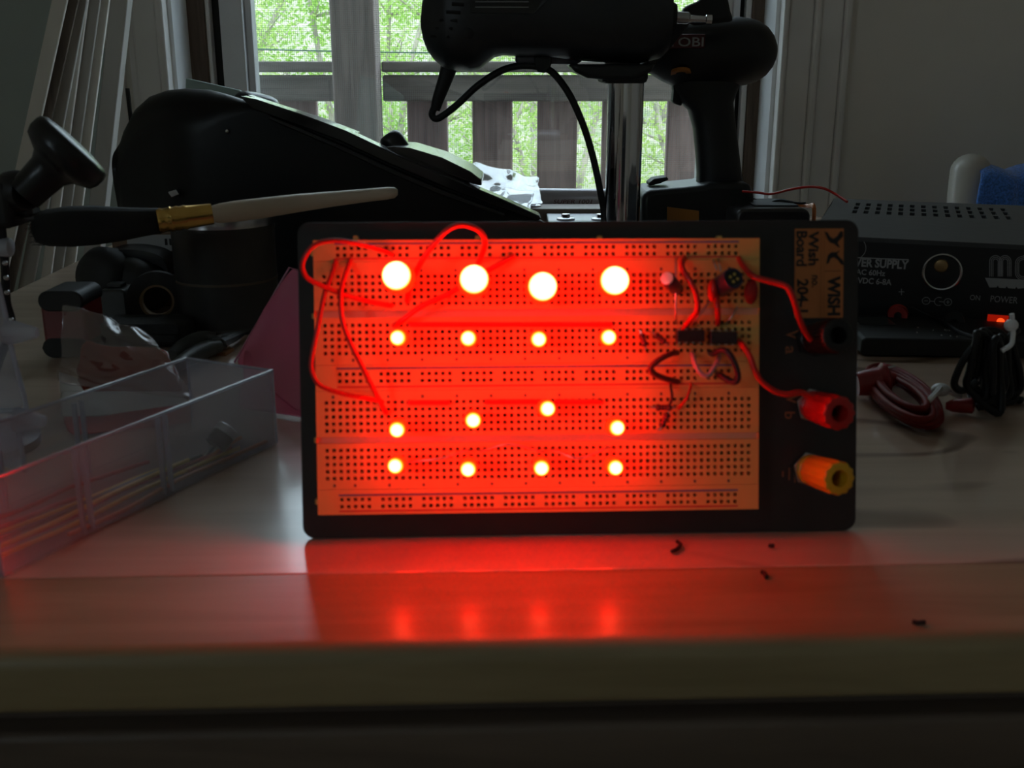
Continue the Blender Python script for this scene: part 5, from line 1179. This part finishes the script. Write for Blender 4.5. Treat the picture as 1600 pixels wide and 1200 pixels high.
MB().lathe((c1_.x - .02, .9195, TABLE + .02), (0, -1, 0), [(0, .003), (.0008, .0026)], 12).build('pilot_light', mat('dim_red_lens', (.2, .01, .01), .3), ch, world=True)
def freewire(name, label, pts, r_, m, cat='wire'): return tag(MB().tube(cr(pts, 8), r_, 8).build(name, m, angle=70), label, cat)
freewire('red_cable', 'thin red wire arching from the drill to the power supply', [atY(1160, 299, .96), atY(1185, 301, .95), atY(1205, 303, .94), atY(1235, 296, .92), atY(1262, 292, .91), atY(1285, 294, .90), atY(1303, 302, .90), PF.world((.012, .19, PH + .0015))], .0011, REDWIRE, 'cable')
freewire('black_cable', 'thin black wire lying over the dark charger', [atY(1162, 307, .99), atY(1178, 311, .98), atY(1195, 321, .965), V((atY(1215, 323, .96).x, .96, c1_.z + .0025)), V((atY(1245, 325, .95).x, .95, c1_.z + .0012)), V((atY(1258, 325, .95).x, .95, c1_.z + .0012))], .0011, RUBBER, 'cable')
freewire('orange_cable', 'orange cable curving behind the dark charger', [atY(1170, 325, 1.02), atY(1200, 322, 1.03), atY(1240, 320, 1.04), atY(1262, 322, 1.03), atY(1272, 326, 1.01), V((atY(1276, 340, 1.0).x, 1.01, TABLE + .003))], .002, mat('orange_rubber', (.60, .17, .04), .35), 'cable')
pc = thing('paper_card', 'pale card standing between the drill and the charger', 'card', (atY(1185, 320, 1.05).x, 1.05, TABLE))
MB().prism([(atY(q, r_, 1.05).x, max(TABLE, atY(q, r_, 1.05).z)) for q, r_ in ((1160, 302), (1168, 304), (1198, 318), (1206, 324), (1206, 420), (1160, 420))], 1.05, 1.052).build('sheet', mat('card_white', (.55, .57, .62), .6), pc, world=True, smooth=False)

# ------------------------------------------------------------------ boards leaning at the left
def leanboard(px_top, px_bot, y_bot, w_px, Y, t_, m, label, z_extra=.0):
    a = atY(px_top, 0, Y); b = atY(px_bot, y_bot, Y); d = (a - b); 
    d.normalize(); w_ = w_px / 1650 * Y * 1.0
    k0_ = (b.z - .001) / d.z; foot = b - d * k0_; head = b + d * ((2.1 - b.z) / d.z)
    mb = MB(); u = V((d.z, 0, -d.x))
    vs = []
    for p in (foot, head):
        for (s_, yy) in ((0, 0), (1, 0), (1, 1), (0, 1)): vs.append(p + u * (w_ * s_) + V((0, t_ * yy, 0)))
    vs[0].z = vs[1].z = vs[2].z = vs[3].z = .0005
    mb.add(vs, [(0, 3, 2, 1), (4, 5, 6, 7), (0, 1, 5, 4), (1, 2, 6, 5), (2, 3, 7, 6), (3, 0, 4, 7)])
    return tag(mb.build('leaning_board', m, smooth=False, bevel=.0015), label, 'board', 'boards leaning beside the door')
PALEB = wood_mat('pale_painted_board', (.92, .88, .82), (.84, .80, .74), .6, 5, (6, 6, .5))
GREYB = wood_mat('grey_board', (.56, .53, .50), (.46, .43, .41), .6, 5, (6, 6, .5))
DARKB = wood_mat('dark_stained_board', (.20, .15, .12), (.09, .07, .055), .6, 9, (8, 8, .5))
leanboard(80, 39, 190, 23, 1.34, .006, PALEB, 'pale narrow board leaning at the far left beside the dark one')
leanboard(102, 60, 190, 19, 1.352, .005, DARKB, 'dark stained board leaning between two pale boards')
leanboard(110, 75, 190, 24, 1.366, .006, GREYB, 'wide grey board leaning behind the dark stained one')
leanboard(120, 95, 190, 16, 1.378, .006, PALEB, 'pale narrow board leaning beside the wide grey one')
leanboard(139, 113, 190, 16, 1.390, .006, GREYB, 'slim grey board just right of a thin dark gap')
leanboard(152, 128, 190, 17, 1.402, .006, PALEB, 'lightest pale board, last of the leaning row')
leanboard(172, 152, 190, 26, 1.45, .02, GREYB, 'grey strip standing against the wall panel')

# ------------------------------------------------------------------ chair and towel
CY = 1.40
CRM = mat('cream_paint', (.52, .49, .43), .35, coat=.2)
ctop = atY(1515, 240, CY)
chx0, chx1 = atY(1485, 280, CY).x, atY(1545, 280, CY).x; rw_ = (chx1 - chx0) / 2; ccx = (chx0 + chx1) / 2
chair = thing('chair', 'cream painted chair with rounded back posts beyond the power supply', 'chair', (ccx + .2, CY + .2, 0))
for xx in (ccx, ccx + .40):
    MB().lathe((xx, CY, 0), (0, 0, 1), [(0, rw_ * .8), (.4, rw_), (ctop.z - rw_ * .9, rw_)] + [(ctop.z - rw_ * .9 + rw_ * .9 * math.sin(R(a)), rw_ * math.cos(R(a))) for a in (15, 30, 45, 60, 75, 89)], 28).build('back_post', CRM, chair, world=True, angle=60)
    MB().lathe((xx, CY + .38, 0), (0, 0, 1), [(0, .018), (.43, .024)], 20).build('leg', CRM, chair, world=True)
tz_ = atY(1560, 262, CY).z
MB().bb((ccx, CY - .012, tz_ - .075), (ccx + .40, CY + .012, tz_ - .008)).build('top_rail', CRM, chair, world=True, bevel=.008, seg=3)
MB().bb((ccx, CY - .01, .62 - .06), (ccx + .40, CY + .01, .62)).build('mid_rail', CRM, chair, world=True, bevel=.006)
MB().bb((ccx - .02, CY - .01, .425), (ccx + .42, CY + .42, .455)).build('seat', CRM, chair, world=True, bevel=.008, seg=3)
# towel over the rail
TWM = mat('blue_terry', (.07, .22, .68), .95, var=.45, scale=380, bump=.9, sheen=.4, detail=2)
tx0, tx1 = atY(1521, 290, CY).x, atY(1521, 290, CY).x + .22
rows = []
nr, nc = 26, 30
tz0 = tz_ - .006
rnd = random.Random(3)
for i in range(nr):
    s_ = (i / (nr - 1)) * 2 - 1; row = []
    for j in range(nc):
        f_ = j / (nc - 1); x = tx0 + (tx1 - tx0) * f_
        wob = .009 * math.sin(f_ * 15 + s_ * 2) + .004 * math.sin(f_ * 41 + 1)
        hang = abs(s_) * .22; yy = math.copysign(min(.033, abs(s_) * .35), s_); drop_ = max(0, hang - .022)
        z = tz0 + .003 - drop_ + .004 * math.sin(f_ * 23) * (1 - abs(s_)) - .002 * abs(math.sin(f_ * 9))
        y_ = CY + yy * 1.0 + math.copysign(abs(wob) + .001, s_) * min(1, abs(s_) * 4)
        row.append((x + .01 * abs(s_) * math.sin(s_ * 5) - (.008 * (1 - f_) * math.sin(abs(s_) * 6)), y_, z))
    rows.append(row)
tm = MB(); tm.v = [V(p) for r_ in rows for p in r_]; tm.f = [(i * nc + j, i * nc + j + 1, (i + 1) * nc + j + 1, (i + 1) * nc + j) for i in range(nr - 1) for j in range(nc - 1)]
tw_ = tm.build('towel', TWM, angle=80); q = tw_.modifiers.new('thick', 'SOLIDIFY'); q.thickness = .006; q.offset = 1
q = tw_.modifiers.new('sub', 'SUBSURF'); q.levels = 1; q.render_levels = 2
tag(tw_, 'blue terry towel draped over the top rail of the cream chair', 'towel')
